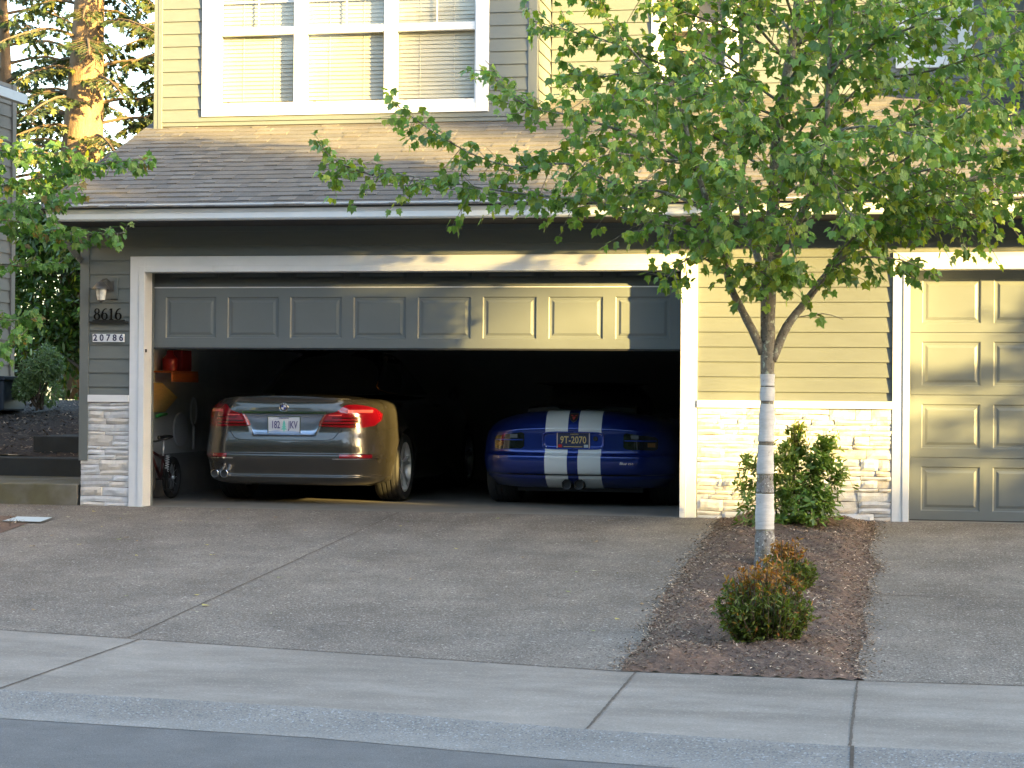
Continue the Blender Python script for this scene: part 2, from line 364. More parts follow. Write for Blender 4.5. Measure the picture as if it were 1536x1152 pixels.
SPRAYS= [[(3.08, -3.3, 2.01), (2.77, -3.3, 2.25), (2.48, -3.2, 2.34), (1.97, -3.0, 2.45), (1.47, -2.9, 2.52), (1.04, -2.8, 2.6), (0.61, -2.7, 2.68), (0.28, -2.6, 2.71), (-0.01, -2.6, 2.76)], [(0.41, -2.7, 2.68), (0.15, -2.7, 2.77), (-0.02, -2.7, 2.91)], [(3.0, -3.4, 2.3), (2.68, -3.3, 2.46), (2.28, -3.1, 2.55), (1.91, -2.9, 2.72), (1.54, -2.8, 2.71), (1.22, -2.7, 2.8), (0.92, -2.7, 2.96), (0.64, -2.6, 3.15), (0.52, -2.6, 3.24)], [(3.4, -3.0, 2.43), (2.97, -2.9, 2.66), (2.43, -2.8, 2.77), (2.0, -2.6, 2.9), (1.61, -2.6, 2.81)], [(2.92, -3.4, 2.58), (2.56, -3.5, 2.8), (2.14, -3.5, 2.95), (1.84, -3.4, 3.04), (1.61, -3.3, 3.13), (1.47, -3.2, 3.31), (1.36, -3.2, 3.43)], [(3.49, -3.0, 2.99), (3.03, -3.1, 3.18), (2.61, -3.2, 3.38), (2.23, -3.2, 3.55), (1.93, -3.1, 3.65), (1.66, -3.1, 3.73)], [(3.52, -3.0, 3.41), (3.17, -3.2, 3.58), (2.82, -3.4, 3.69), (2.46, -3.5, 3.84), (2.04, -3.5, 3.97)], [(2.78, -3.4, 3.14), (2.51, -3.5, 3.36), (2.28, -3.5, 3.64), (2.09, -3.5, 3.92)], [(3.44, -3.0, 2.62), (3.77, -3.2, 2.94), (4.04, -3.3, 3.22), (4.31, -3.4, 3.46), (4.57, -3.4, 3.73)], [(3.42, -3.0, 2.43), (3.86, -2.8, 2.73), (4.23, -2.7, 2.97), (4.69, -2.6, 3.22), (5.13, -2.6, 3.44), (5.47, -2.6, 3.58)], [(3.42, -3.0, 2.34), (3.87, -3.3, 2.44), (4.32, -3.5, 2.54), (4.7, -3.6, 2.62), (5.09, -3.6, 2.68), (5.43, -3.6, 2.74)], [(3.77, -2.8, 1.97), (4.05, -3.0, 2.24), (4.41, -3.1, 2.36), (4.72, -3.2, 2.4), (5.07, -3.2, 2.45), (5.38, -3.2, 2.48)], [(3.97, -2.7, 2.14), (4.23, -2.9, 2.29), (4.5, -3.0, 2.26), (4.73, -3.1, 2.2), (4.88, -3.1, 2.18)], [(3.63, -2.9, 1.72), (3.87, -3.1, 1.98), (4.1, -3.2, 2.01), (4.28, -3.2, 1.99), (4.43, -3.2, 1.93)], [(3.52, -3.0, 3.46), (3.71, -2.8, 3.78), (3.89, -2.7, 4.17)], [(3.81, -3.9, 3.13), (4.01, -4.1, 3.43), (4.18, -4.2, 3.75)], [(4.23, -2.7, 2.97), (4.59, -2.9, 3.27), (4.85, -3.0, 3.61), (5.03, -3.0, 3.93)], [(3.87, -3.3, 2.44), (4.23, -3.8, 2.56), (4.56, -4.1, 2.78), (4.88, -4.3, 3.0), (5.12, -4.3, 3.16)], [(3.09, -3.2, 1.9), (2.92, -3.4, 2.01), (2.8, -3.5, 1.95), (2.69, -3.6, 1.81)], [(3.08, -3.3, 2.04), (2.9, -3.6, 2.15), (2.74, -3.8, 2.2), (2.62, -3.8, 2.23)], [(3.38, -3.0, 2.06), (3.35, -3.6, 2.19), (3.29, -4.1, 2.32), (3.19, -4.5, 2.46), (3.1, -4.8, 2.51)], [(3.4, -3.0, 2.43), (3.53, -3.7, 2.54), (3.69, -4.3, 2.6), (3.87, -4.8, 2.62)], [(3.42, -3.0, 2.81), (3.3, -3.7, 2.95), (3.13, -4.3, 3.04), (3.0, -4.7, 3.14)], [(3.79, -3.8, 2.79), (4.06, -4.2, 2.78), (4.31, -4.6, 2.68), (4.47, -4.8, 2.61)], [(2.88, -3.45, 2.67), (2.64, -3.8, 2.63), (2.47, -4.2, 2.63), (2.28, -4.4, 2.56)], [(3.14, -2.6, 2.47), (2.75, -2.2, 2.62), (2.31, -1.9, 2.7), (1.97, -1.7, 2.68)], [(3.17, -2.5, 2.97), (2.79, -2.1, 3.08), (2.4, -1.8, 3.28), (2.07, -1.7, 3.41)], [(2.75, -3.4, 3.23), (2.4, -3.0, 3.35), (2.08, -2.8, 3.36), (1.87, -2.7, 3.48)], [(3.79, -3.8, 2.79), (3.89, -4.2, 2.31), (4.03, -4.5, 2.15)], [(4.18, -2.6, 2.32), (4.42, -2.2, 2.64), (4.76, -1.9, 3.02), (5.11, -1.8, 3.18)], [(4.51, -2.5, 2.52), (4.85, -2.3, 2.44), (5.17, -2.3, 2.48)], [(3.37, -3.03, 1.87), (3.31, -3.4, 1.94), (3.26, -3.6, 1.95)], [(3.38, -3.03, 1.91), (3.49, -3.4, 1.93), (3.57, -3.6, 1.94)], [(3.37, -3.03, 1.77), (3.38, -3.3, 1.83), (3.34, -3.5, 1.84)], [(3.71, -3.6, 2.46), (3.59, -4.0, 2.2), (3.56, -4.2, 2.1)], [(2.97, -3.4, 2.4), (3.1, -3.9, 2.17), (3.21, -4.1, 2.06)]]
FEW= [[(3.54, -2.95, 1.6), (3.75, -3.0, 1.63), (3.89, -3.0, 1.59)], [(1.18, -2.85, 2.52), (1.12, -2.9, 2.38), (1.06, -2.9, 2.27)]]
LM= [[(-3.95, -1.6, 2.48), (-3.51, -1.5, 2.65), (-3.08, -1.4, 2.8), (-2.7, -1.3, 2.88), (-2.29, -1.3, 2.97), (-1.9, -1.3, 2.99)], [(-3.94, -1.6, 2.36), (-3.5, -1.4, 2.49), (-3.12, -1.3, 2.49), (-2.8, -1.2, 2.39), (-2.44, -1.2, 2.37), (-2.14, -1.2, 2.39)], [(-3.94, -1.6, 2.19), (-3.61, -1.3, 2.16), (-3.29, -1.2, 2.13), (-3.03, -1.1, 2.11), (-2.78, -1.1, 2.14)], [(-3.75, -1.5, 1.81), (-3.43, -1.4, 1.7), (-3.13, -1.4, 1.64), (-2.93, -1.3, 1.66)], [(-3.95, -1.6, 2.76), (-3.53, -1.6, 2.98), (-3.11, -1.6, 3.05), (-2.8, -1.5, 3.03), (-2.44, -1.5, 3.02)], [(-3.5, -1.4, 2.66), (-2.94, -1.7, 2.57), (-2.6, -1.8, 2.61), (-2.26, -1.9, 2.68)], [(-3.43, -1.4, 1.64), (-3.09, -1.6, 1.41), (-2.91, -1.6, 1.52)]]
SPRAYS += [[(3.81, -3.9, 3.21), (4.14, -4.0, 3.36), (4.47, -4.1, 3.46), (4.81, -4.1, 3.5), (5.07, -4.1, 3.51)], [(3.52, -3.0, 3.56), (3.94, -2.7, 3.79), (4.31, -2.5, 3.86), (4.69, -2.4, 3.94), (5.07, -2.4, 3.96)], [(4.04, -3.3, 3.22), (4.4, -3.7, 3.19), (4.69, -3.9, 3.24), (5.02, -4.0, 3.34)], [(4.69, -2.6, 3.22), (4.97, -2.4, 3.62), (5.25, -2.4, 3.71)], [(4.23, -2.7, 2.97), (4.62, -3.4, 2.92), (4.92, -3.6, 2.91), (5.17, -3.7, 2.91)], [(3.83, -3.9, 3.65), (4.22, -3.9, 3.77), (4.65, -3.8, 3.86), (5.03, -3.8, 3.85)], [(3.97, -2.7, 2.14), (4.32, -3.3, 2.39), (4.66, -3.6, 2.47), (5.0, -3.7, 2.51)], [(3.13, -2.5, 3.46), (2.86, -2.3, 3.7), (2.64, -2.2, 3.97), (2.49, -2.2, 4.23)], [(2.75, -3.4, 3.23), (2.56, -3.9, 3.02), (2.34, -4.2, 3.02), (2.13, -4.3, 3.06)]]
# ------------------------------------------------------------ ground
SL = .056
def B_y(x):   # back edge of the pavement
    pts = [(-30,-3.4), (-.87,-6.249), (.84,-6.525), (2.84,-6.84), (4.06,-6.87), (4.9,-6.86), (30,-6.6)]
    for (a, ya), (b, yb) in zip(pts, pts[1:]):
        if x <= b: return lerp(ya, yb, (x-a)/(b-a))
    return pts[-1][1]
def C_y(x):   # kerb line
    pts = [(-30,-5.3), (.05,-8.2), (1.73,-8.29), (2.87,-8.5), (4.05,-8.66), (4.8,-8.66), (30,-8.4)]
    for (a, ya), (b, yb) in zip(pts, pts[1:]):
        if x <= b: return lerp(ya, yb, (x-a)/(b-a))
    return pts[-1][1]
def zB(x): return SL * B_y(x)
def zC(x): return zB(x) - .02
XS = [-30,-15,-8,-5,-4,-3.4,-2.94,-2.87,-2,-.87,-.03,.84,1.73,2.3,2.84,3.4,4.06,4.4,4.9,6,9,15,30]
def strip(name, xs, ya, yb, za, zb, m, ny=2):
    V = []; F = []
    for x in xs:
        for j in range(ny+1):
            t = j/ny; V.append((x, lerp(ya(x), yb(x), t), lerp(za(x), zb(x), t)))
    for i in range(len(xs)-1):
        for j in range(ny): a = i*(ny+1)+j; F.append((a, a+1, a+ny+2, a+ny+1))
    return link_mesh(name, V, F, m)
zd = lambda x: 0.
def xs_in(a, b): return [a] + [x for x in XS if a < x < b] + [b]
structure(strip('driveway', xs_in(-30, 2.86), zd, B_y, zd, zB, m_drive, 6), 'brown exposed aggregate driveway sloping down from the open garage', 'driveway')
structure(strip('driveway', xs_in(4.06, 30), zd, B_y, zd, zB, m_drive, 6), 'exposed aggregate driveway in front of the closed garage door at right', 'driveway')
structure(strip('sidewalk', XS, B_y, C_y, zB, zC, m_walk, 3), 'pale grey concrete pavement slabs along the street', 'pavement')
kerbp = [(0,0), (-.02,-.006), (-.06,-.03), (-.12,-.062), (-.18,-.075), (-.26,-.08), (-.30,-.083)]
V = []; F = []
for x in XS:
    for (dy, dz) in kerbp: V.append((x, C_y(x)+dy, zC(x)+dz))
k = len(kerbp)
for i in range(len(XS)-1):
    for j in range(k-1): a = i*k+j; F.append((a, a+1, a+k+1, a+k))
structure(link_mesh('kerb', V, F, m_curb, smooth=True), 'rolled concrete kerb dropping from the pavement to the road', 'kerb')
structure(strip('road', XS, lambda x: C_y(x)-.29, lambda x: -60, lambda x: zC(x)-.085, lambda x: -.60, m_road, 12), 'dark grey asphalt road in the foreground', 'road')
g = MB(); g.quad((-400,-400,-1.3), (400,-400,-1.3), (400,400,-1.3), (-400,400,-1.3)); structure(g.build('ground', m_lawn), 'dark soil ground beyond the road and houses', 'ground')
# joints: shallow dark seams laid in the slabs
j = MB()
def seam(xf, y0, y1, zf, w=.012, n=10, wob=.002):
    P = []
    for i in range(n+1):
        y = lerp(y0, y1, i/n); x = xf + ru(-wob, wob); ww = w*ru(.7, 1.3)
        P.append(((x-ww/2, y, zf(y)), (x+ww/2, y, zf(y))))
    for a, b in zip(P, P[1:]): j.quad(a[0], b[0], b[1], a[1])
dz = lambda y: SL*y + .003
seam(-.032, -.02, B_y(-.03)+.01, dz, .009, 60, .003)
for x in (-3.6, .03+.02, 2.94, 4.07, 6.3, 8.5):
    f = lambda y, x=x: lerp(zB(x), zC(x), (y-B_y(x))/(C_y(x)-B_y(x))) + .003
    seam(x, B_y(x), C_y(x), f, .012, 40, .002)
for x in (.05, 4.08):
    P = [((x-.008, C_y(x)+a, zC(x)+b+.003), (x+.008, C_y(x)+a, zC(x)+b+.003)) for a, b in kerbp[:-2]]
    for a, b in zip(P, P[1:]): j.quad(a[0], b[0], b[1], a[1])
# cross joint of the driveways and gap beside the pavement
for (xa, xb, yy) in ((4.07, 9, -4.05),):
    for i in range(12):
        a, b = lerp(xa, xb, i/12), lerp(xa, xb, (i+1)/12); j.quad((a, yy-.005, dz(yy)), (b, yy-.005, dz(yy)), (b, yy+.005, dz(yy)), (a, yy+.005, dz(yy)))
for i in range(len(XS)-1):
    a, b = XS[i], XS[i+1]
    j.quad((a, B_y(a)-.004, zB(a)+.003), (b, B_y(b)-.004, zB(b)+.003), (b, B_y(b)+.006, zB(b)+.0035), (a, B_y(a)+.006, zB(a)+.0035))
structure(j.build('pavement_joints', m_joint), 'dark joints between the concrete slabs', 'joints')

# planting bed between the driveways, slightly mounded
def bed_z(x, y):
    e = min((x-2.84)/.25, (4.08-x)/.25, (-y+.0)/.3, (y-B_y(x))/.25); e = max(0, min(1, e))
    return SL*y + .004 + .055*e*e*(3-2*e) + .014*e*(math.sin(x*9+y*4)+math.sin(y*7-x*5)+math.sin(x*23+y*17)*.5)
V = []; F = []; nx, ny = 40, 150
def bed_edges(y):
    w = .014*math.sin(y*5) + .008*math.sin(y*13+1)
    return 2.80 + w + (.06 if y < -5 else .0), 4.085 + .02*math.sin(y*4.3) + (.07*math.exp(-((y+2.9)/.35)**2)) + .03*math.exp(-((y+.3)/.4)**2)
for jx in range(nx+1):
    for iy in range(ny+1):
        y = lerp(-.03, -6.86, iy/ny); a, b = bed_edges(y); x = lerp(a, b, jx/nx); y = max(y, B_y(x)+.004)
        V.append((x, y, bed_z(x, y) + ru(-.004, .004) + .006*math.sin(x*61+y*37)))
for jx in range(nx):
    for iy in range(ny): a = jx*(ny+1)+iy; F.append((a, a+1, a+ny+2, a+ny+1))
structure(link_mesh('mulch_bed', V, F, m_mulch, smooth=True), 'brown bark mulch bed between the two driveways', 'planting bed')
def chips(name, pts, label, n, smin=.012, smax=.035, pale=.2):
    mb = MB()
    for _ in range(n):
        x, y, z = pts(); a = ru(0, 6.28); L_ = ru(smin, smax); w = L_*ru(.18,.4); t = ru(-.5,.5)
        c = ru(.35, 1.3); col = (c*ru(.9,1.15), c, c*.9)
        if random.random() < pale: c = ru(1.8, 3.6); col = (c, c, c*.9)
        ca, sa = math.cos(a), math.sin(a); h = L_*math.sin(t)*.5
        P = [(-L_/2,-w/2,-h), (L_/2,-w/2*ru(.3,1),h), (L_/2*ru(.8,1),w/2,h), (-L_/2,w/2*ru(.3,1),-h)]
        mb.add([(x+p[0]*ca-p[1]*sa, y+p[0]*sa+p[1]*ca, z+.006+p[2]+.001*i) for i, p in enumerate(P)], [(0,1,2,3)], col)
    o = mb.build(name, m_chip, vc=True); return tag(o, label, 'bark chips', kind='stuff')
def bp():
    y = ru(-6.84, -.05); a, b = bed_edges(y); x = lerp(a, b, random.random()); y = max(y, B_y(x)+.01)
    if random.random() < .2: x = (a if random.random() < .5 else b) + random.gauss(0, .045)
    return x, y, (bed_z(x, y) if a < x < b else SL*y + .004)
chips('bark_chips', bp, 'loose brown bark chips scattered over the bed between the driveways', 22000, .008, .026, .11)

# ------------------------------------------------------------ left side: steps, mulch bank
st = thing('concrete_steps', 'broad dark concrete steps climbing beside the left end of the house', 'steps', (-4.2, .8, 0))
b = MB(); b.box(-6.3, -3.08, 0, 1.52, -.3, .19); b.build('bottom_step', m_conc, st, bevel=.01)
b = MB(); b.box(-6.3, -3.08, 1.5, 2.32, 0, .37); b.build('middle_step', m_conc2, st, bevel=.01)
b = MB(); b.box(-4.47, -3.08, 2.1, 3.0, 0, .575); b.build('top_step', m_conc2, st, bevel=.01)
def bank_z(x, y):
    t = max(0, min(1, (y-1.9)/4.2)); z = .37 + .52*t**.8 + .02*math.sin(x*3+y*2)
    if x > -4.45: z = min(z, .57) if y < 2.8 else z + .0
    return z
V = []; F = []; nx, ny = 60, 60
for i in range(nx+1):
    for q in range(ny+1):
        x = lerp(-14, -3.07, i/nx); y = lerp(1.9, 13, (q/ny)**1.5); V.append((x, y, bank_z(x, y) + ru(-.015, .015)))
for i in range(nx):
    for q in range(ny): a = i*(ny+1)+q; F.append((a, a+ny+1, a+ny+2, a+1))
structure(link_mesh('mulch_bank', V, F, m_bank, smooth=True), 'bark covered bank rising behind the steps at left', 'bank')
def kp():
    x = ru(-8, -3.1); y = ru(1.95, 6.5); return x, y, bank_z(x, y)+.008
chips('bark_chips', kp, 'bark chips covering the bank behind the steps', 4500, .02, .06, .08)
cm = MB(); cm.add([(-3.9,-.88,-.045), (-3.25,-.92,-.048), (-2.93,-1.37,-.073), (-2.86,-2.05,-.11), (-3.6,-2.3,-.12), (-4.6,-2.3,-.12)], [(0,5,4,3,2,1)])
structure(cm.build('mulch_corner', m_mulch), 'corner of a bark planting bed at the left edge of the driveway', 'planting bed')
def cp():
    while True:
        x, y = ru(-4.3,-2.8), ru(-2.3,-.9)
        if x < -2.93 - max(0, (-1.37-y)*-.0) and (y < -1.37 or x < -3.25 + (-.92-y)*.7): return x, y, SL*y + .012
chips('bark_chips', cp, 'reddish bark chips beside the utility lid at left', 500)
t = thing('utility_lid', 'small pale blue rectangular utility lid in the ground left of the driveway', 'utility lid', (-3.0,-1.18,-.06))
b = MB(); b.add([(-3.2,-1.0,-.045), (-2.87,-1.02,-.045), (-2.83,-1.35,-.062), (-3.18,-1.33,-.062)], [(3,2,1,0)]); b.build('lid', m_lid, t)
b = MB(); b.add([(-3.22,-.98,-.050), (-2.85,-1.0,-.050), (-2.81,-1.37,-.068), (-3.20,-1.35,-.068)], [(3,2,1,0)]); b.build('frame', m_conc, t)

# ------------------------------------------------------------ house
H = thing('townhouse', 'olive grey townhouse with a half open double garage and white trimmed upper windows', 'house', (0, 3, 0))
def lap(name, A, Bp, z0, z1, zref, m=None, pitch=.128, parent=None, lipd=.013):
    """lap siding between A and B (x,y); outward normal is to the right of A->B"""
    m = m or m_siding; ax, ay = A; bx, by = Bp; L_ = math.hypot(bx-ax, by-ay); nx_, ny_ = (by-ay)/L_, -(bx-ax)/L_
    mb = MB(); k0 = math.floor((z0-zref)/pitch); z = zref + k0*pitch
    while z < z1 - 1e-6:
        lo, hi = max(z, z0), min(z+pitch, z1); f = lambda zz: lipd*(1-(zz-z)/pitch) + .002
        def pt(x, y, o, zz): return (x+nx_*o, y+ny_*o, zz)
        o0, o1 = f(lo), f(hi)
        mb.add([pt(ax,ay,o0,lo), pt(bx,by,o0,lo), pt(bx,by,o1,hi), pt(ax,ay,o1,hi), pt(ax,ay,-.01,lo), pt(bx,by,-.01,lo), pt(ax,ay,-.01,hi), pt(bx,by,-.01,hi)],
               [(0,1,2,3), (4,5,1,0), (4,0,3,6), (1,5,7,2)])
        z += pitch
    return mb.build(name, m, parent or H)
XR = 11.0
b = MB()   # masonry cores behind the cladding
b.box(-3.04, -2.46, .03, .2, -.05, 2.62); b.box(-2.46, 2.46, .03, .2, 2.14, 2.62); b.box(2.46, 4.35, .03, .2, -.05, 2.62)
b.box(4.35, 9.27, .03, .2, 2.14, 2.62); b.box(9.27, XR, .03, .2, -.05, 2.62)
b.box(-3.04, -2.94, .2, 6.6, -.05, 2.62); b.box(-3.04, XR, 6.5, 6.6, -.05, 2.62); b.box(2.92, 3.1, .2, 6.5, -.05, 2.62); b.box(XR-.1, XR, .2, 6.5, -.05, 2.62)
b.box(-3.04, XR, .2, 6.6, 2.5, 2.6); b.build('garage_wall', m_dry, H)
b = MB(); b.box(-2.94, -2.90, .21, 6.5, -.02, .42); b.build('stem_wall', m_stem, H)
b = MB(); b.box(-2.939, -2.925, .22, 6.5, .42, 2.48); b.build('lit_wall_skin', m_dryl, H)  # paler skin puts bounced sunlight into the wall colour
b = MB(); b.box(-2.94, 2.92, .0, 6.5, -.12, .0); b.box(4.3, 9.3, 0, 6.5, -.12, .0); b.build('garage_floor', m_floor, H)
lap('siding', (-2.98, .012), (-2.58, .012), 1.012, 2.54, 1.085)
lap('siding', (-2.58, .012), (2.58, .012), 2.275, 2.54, 1.085)
lap('siding', (2.58, .012), (4.23, .012), 1.012, 2.54, 1.085)
lap('siding', (4.23, .012), (9.4, .012), 2.275, 2.54, 1.085)
lap('siding', (9.4, .012), (XR, .012), 1.012, 2.54, 1.085)
lap('siding', (-3.052, 6.6), (-3.052, .03), -.05, 2.6, 1.085)
b = MB(); b.box(-3.066, -2.98, -.014, .028, .41, 2.54)
b.build('corner_board', m_trimg, H, bevel=.003)
b = MB(); b.box(-2.978, -2.582, -.03, .02, .945, 1.01); b.build('band_board', m_band, H, bevel=.004)
b = MB(); b.box(2.582, 4.228, -.03, .02, .945, 1.01); b.build('band_board', m_band, H, bevel=.004)
def casing(x0, x1, name='door_casing'):
    mb = MB(); w = .14
    for (a, c, z0, z1) in ((x0-w, x0, -.02, 2.27), (x1, x1+w, -.02, 2.27)):
        mb.box(a, c, -.018, .03, z0, z1)
    mb.box(x0, x1, -.018, .03, 2.13, 2.27)
    i = .052   # raised inner bead
    mb.box(x0-i, x0+.002, -.028, -.0175, -.02, 2.13+i); mb.box(x1-.002, x1+i, -.028, -.0175, -.02, 2.13+i); mb.box(x0+.002, x1-.002, -.028, -.0175, 2.128, 2.13+i)
    mb.build(name, m_white, H, bevel=.003)
    jb = MB(); jb.box(x0-.02, x0+.001, .0, .19, -.01, 2.131); jb.box(x1-.001, x1+.02, .0, .19, -.01, 2.131); jb.box(x0+.001, x1-.001, .0, .19, 2.129, 2.15)
    jb.build('door_jamb', m_white, H)
    for a in (x0+.001, x1-.012): wb = MB(); wb.box(a, a+.011, .165, .195, 0, 2.128); wb.build('weather_strip', m_trimg, H)
casing(-2.44, 2.44); casing(4.37, 9.25)
b = MB(); b.box(-2.432,-2.425,-.01,.015,1.40,1.43); b.build('door_sensor', m_blackm, H)

def stone(name, x0, x1, z0, z1, y, seed):
    rs = random.Random(seed); mb = MB(); mb.box(x0, x1, y+.0, y+.05, z0, z1, (.25,.23,.21))
    z = z0
    while z < z1 - .012:
        h = rs.choice((.035,.045,.055,.065,.08,.10)); h = min(h, z1-z)
        if z1-z-h < .03: h = z1-z
        x = x0
        while x < x1 - 1e-4:
            w = rs.uniform(.12, .50); w = min(w, x1-x)
            if x1-x-w < .07: w = x1-x
            rows = [(z, z+h)]
            if h > .075 and rs.random() < .5: s_ = rs.uniform(.35,.65)*h; rows = [(z, z+s_), (z+s_, z+h)]
            for (a, c) in rows:
                xs_ = [(x, x+w)]
                if w > .3 and rs.random() < .4: q = x + w*rs.uniform(.3,.7); xs_ = [(x, q), (q, x+w)]
                for (u, v) in xs_:
                    d = rs.uniform(.010, .030); g_ = .0018; nxs, nzs = max(2, int((v-u)/.03)), max(2, int((c-a)/.025))
                    t_ = rs.uniform(.88, 1.10); wv = rs.random(); col = (t_, t_, t_*1.0)
                    if wv < .22: col = (t_*1.04, t_*.97, t_*.88)
                    elif wv < .28: col = (t_*1.0, t_*.88, t_*.75)
                    elif wv < .6: col = (t_*.94, t_*.95, t_*.97)
                    tilt = rs.uniform(-.012,.012); tz = rs.uniform(-.01,.01); VV = []; FF = []
                    ph = rs.uniform(0, 9)
                    for i in range(nxs+1):
                        for k_ in range(nzs+1):
                            s_, t2 = i/nxs, k_/nzs; e = min(s_, 1-s_)*(v-u); e2 = min(t2, 1-t2)*(c-a)
                            ed = min(1, min(e, e2)/.008 + .0)
                            px = lerp(u+g_, v-g_, s_) + (rs.uniform(-.003,.003) if 0 < i < nxs else 0)
                            pz = lerp(a+g_, c-g_, t2) + .0035*math.sin(px*17+ph)*(1 if 0 < k_ < nzs else .7)
                            dd = d + tilt*(s_-.5)*2 + tz*(t2-.5)*2 + .004*math.sin(px*31+ph)*math.cos(pz*43+ph) + rs.uniform(-.0028,.0028)
                            VV.append((px, y - max(.002, dd*(.55+.45*ed)), pz))
                    for i in range(nxs):
                        for k_ in range(nzs): p = i*(nzs+1)+k_; FF.append((p, p+nzs+1, p+nzs+2, p+1))
                    n0 = len(VV); ring = [i*(nzs+1) for i in range(nxs+1)] + [nxs*(nzs+1)+k_ for k_ in range(1, nzs+1)] + [i*(nzs+1)+nzs for i in range(nxs-1,-1,-1)] + [k_ for k_ in range(nzs-1,0,-1)]
                    for r_ in ring: VV.append((VV[r_][0], y+.004, VV[r_][2]))
                    for i in range(len(ring)): j_ = (i+1)%len(ring); FF.append((ring[j_], ring[i], n0+i, n0+j_))
                    mb.add(VV, FF, col)
            x += w
        z += h
    return mb.build(name, m_stone, H, vc=True)
stone('stone_veneer', -2.985, -2.58, .42, .943, .012, 3)
stone('stone_veneer', -3.05, -2.58, -.01, .42, .012, 4)
stone('stone_veneer', 2.585, 4.228, -.02, .943, .004, 5)
stone('stone_veneer', 9.4, XR, -.02, .943, .004, 6)

# garage doors
def section(mb, x0, x1, h, n, mapf, pw=None, pz0=.085, pz1=.46, first=None, pitch=None):
    """raised panel door section in local (x, z, depth)"""
    pitch = pitch or (x1-x0)/n; first = first if first is not None else x0 + (pitch-pw)/2
    def P(x, z, d): return mapf(x, z, d)
    def rect(xa, xb, za, zb, d=0):
        mb.quad(P(xa,za,d), P(xb,za,d), P(xb,zb,d), P(xa,zb,d))
    rect(x0, x1, 0, pz0); rect(x0, x1, pz1, h)
    xs_ = [x0]
    for i in range(n):
        a = first + i*pitch; c = a + pw; rect(xs_[-1], a, pz0, pz1); xs_.append(c)
        rings = [(0,0), (.010,.010), (.030,.011), (.052,.001)]
        for (i0, d0), (i1, d1) in zip(rings, rings[1:]):
            A_ = [(a+i0,pz0+i0), (c-i0,pz0+i0), (c-i0,pz1-i0), (a+i0,pz1-i0)]; B_ = [(a+i1,pz0+i1), (c-i1,pz0+i1), (c-i1,pz1-i1), (a+i1,pz1-i1)]
            for q in range(4):
                r_ = (q+1)%4; mb.quad(P(*A_[q],d0), P(*A_[r_],d0), P(*B_[r_],d1), P(*B_[q],d1))
        i1, d1 = rings[-1]; rect(a+i1, c-i1, pz0+i1, pz1-i1, d1)
    rect(xs_[-1], x1, pz0, pz1)
    for (za, zb, xa, xb) in ((0,0,x0,x1), (h,h,x0,x1)): mb.quad(P(xa,za,0), P(xb,za,0), P(xb,za,.045), P(xa,za,.045))
    mb.quad(P(x0,0,.045), P(x1,0,.045), P(x1,h,.045), P(x0,h,.045))
b = MB(); b.box(-2.475, 2.475, .222, .256, 1.436, 1.4515)
D = b.build('garage_door', m_black, H)
for x in (-2.51, 2.51): b = MB(); b.tube([(x,.25,.0), (x,.25,1.7), (x,.30,2.1), (x,.5,2.36), (x,.9,2.42), (x,2.9,2.43)], .012, 6); b.build('door_track', m_alloy, D)
D['label'] = 'panelled garage door raised most of the way above the parked cars'
mb = MB(); section(mb, -2.475, 2.475, .548, 8, lambda x, z, d: (x, .215+d, 1.452+z), pw=.485, first=-2.325, pitch=.5945)
mb.build('door_section', m_door, D)
def tilt(y0, z0, a): return lambda x, z, d: (x, y0 + z*math.sin(a) + d*math.cos(a), z0 + z*math.cos(a) - d*math.sin(a))
mb = MB(); section(mb, -2.475, 2.475, .53, 8, tilt(.218, 2.008, R(32)), pw=.485, first=-2.325, pitch=.5945); mb.build('door_section', m_door, D)
y1, z1 = .218+.535*math.sin(R(32)), 2.008+.535*math.cos(R(32))
mb = MB(); section(mb, -2.475, 2.475, .53, 8, tilt(y1, z1-.05, R(88)), pw=.485, first=-2.325, pitch=.5945); mb.build('door_section', m_door, D)
b = MB(); b.box(-2.475, 2.475, .2105, .214, 1.994, 2.004); b.build('lit_edge_strip', m_white, D)  # white strip stands in for the lit top edge of the section
b = MB(); b.box(4.372, 9.248, .2, .24, -.004, .008); D2 = b.build('garage_door', m_black, H); D2['label'] = 'closed panelled garage door in dappled sunlight'
for k_ in range(4):
    mb = MB(); z_ = .008 + k_*.532; section(mb, 4.372, 9.248, .528, 8, lambda x, z, d, z_=z_: (x, .196+d, z_+z), pw=.49, first=4.475, pitch=.5945, pz0=.075, pz1=.452)
    mb.build('door_section', m_door, D2)

# eaves
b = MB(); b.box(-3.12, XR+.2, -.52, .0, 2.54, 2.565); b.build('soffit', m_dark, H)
gp = [(-.52,2.545), (-.60,2.545), (-.612,2.56), (-.607,2.605), (-.632,2.655), (-.636,2.686), (-.62,2.686), (-.60,2.62), (-.53,2.62)]
b = MB(); b.prism(gp, lambda y, z: (-3.12 - .033*max(0, (z-2.545)/.125), y, z), lambda y, z: (XR+.25, y, z))
b.build('gutter', m_gutter, H, bevel=.002)
b = MB(); b.tube([(-3.05,-.56,2.55), (-3.05,-.56,2.46), (-3.035,-.44,2.39), (-3.05,-.12,2.27), (-3.12,.25,2.2), (-3.11,.32,2.1), (-3.11,.32,.3)], .035, 4); b.build('downspout', m_trimg, H)

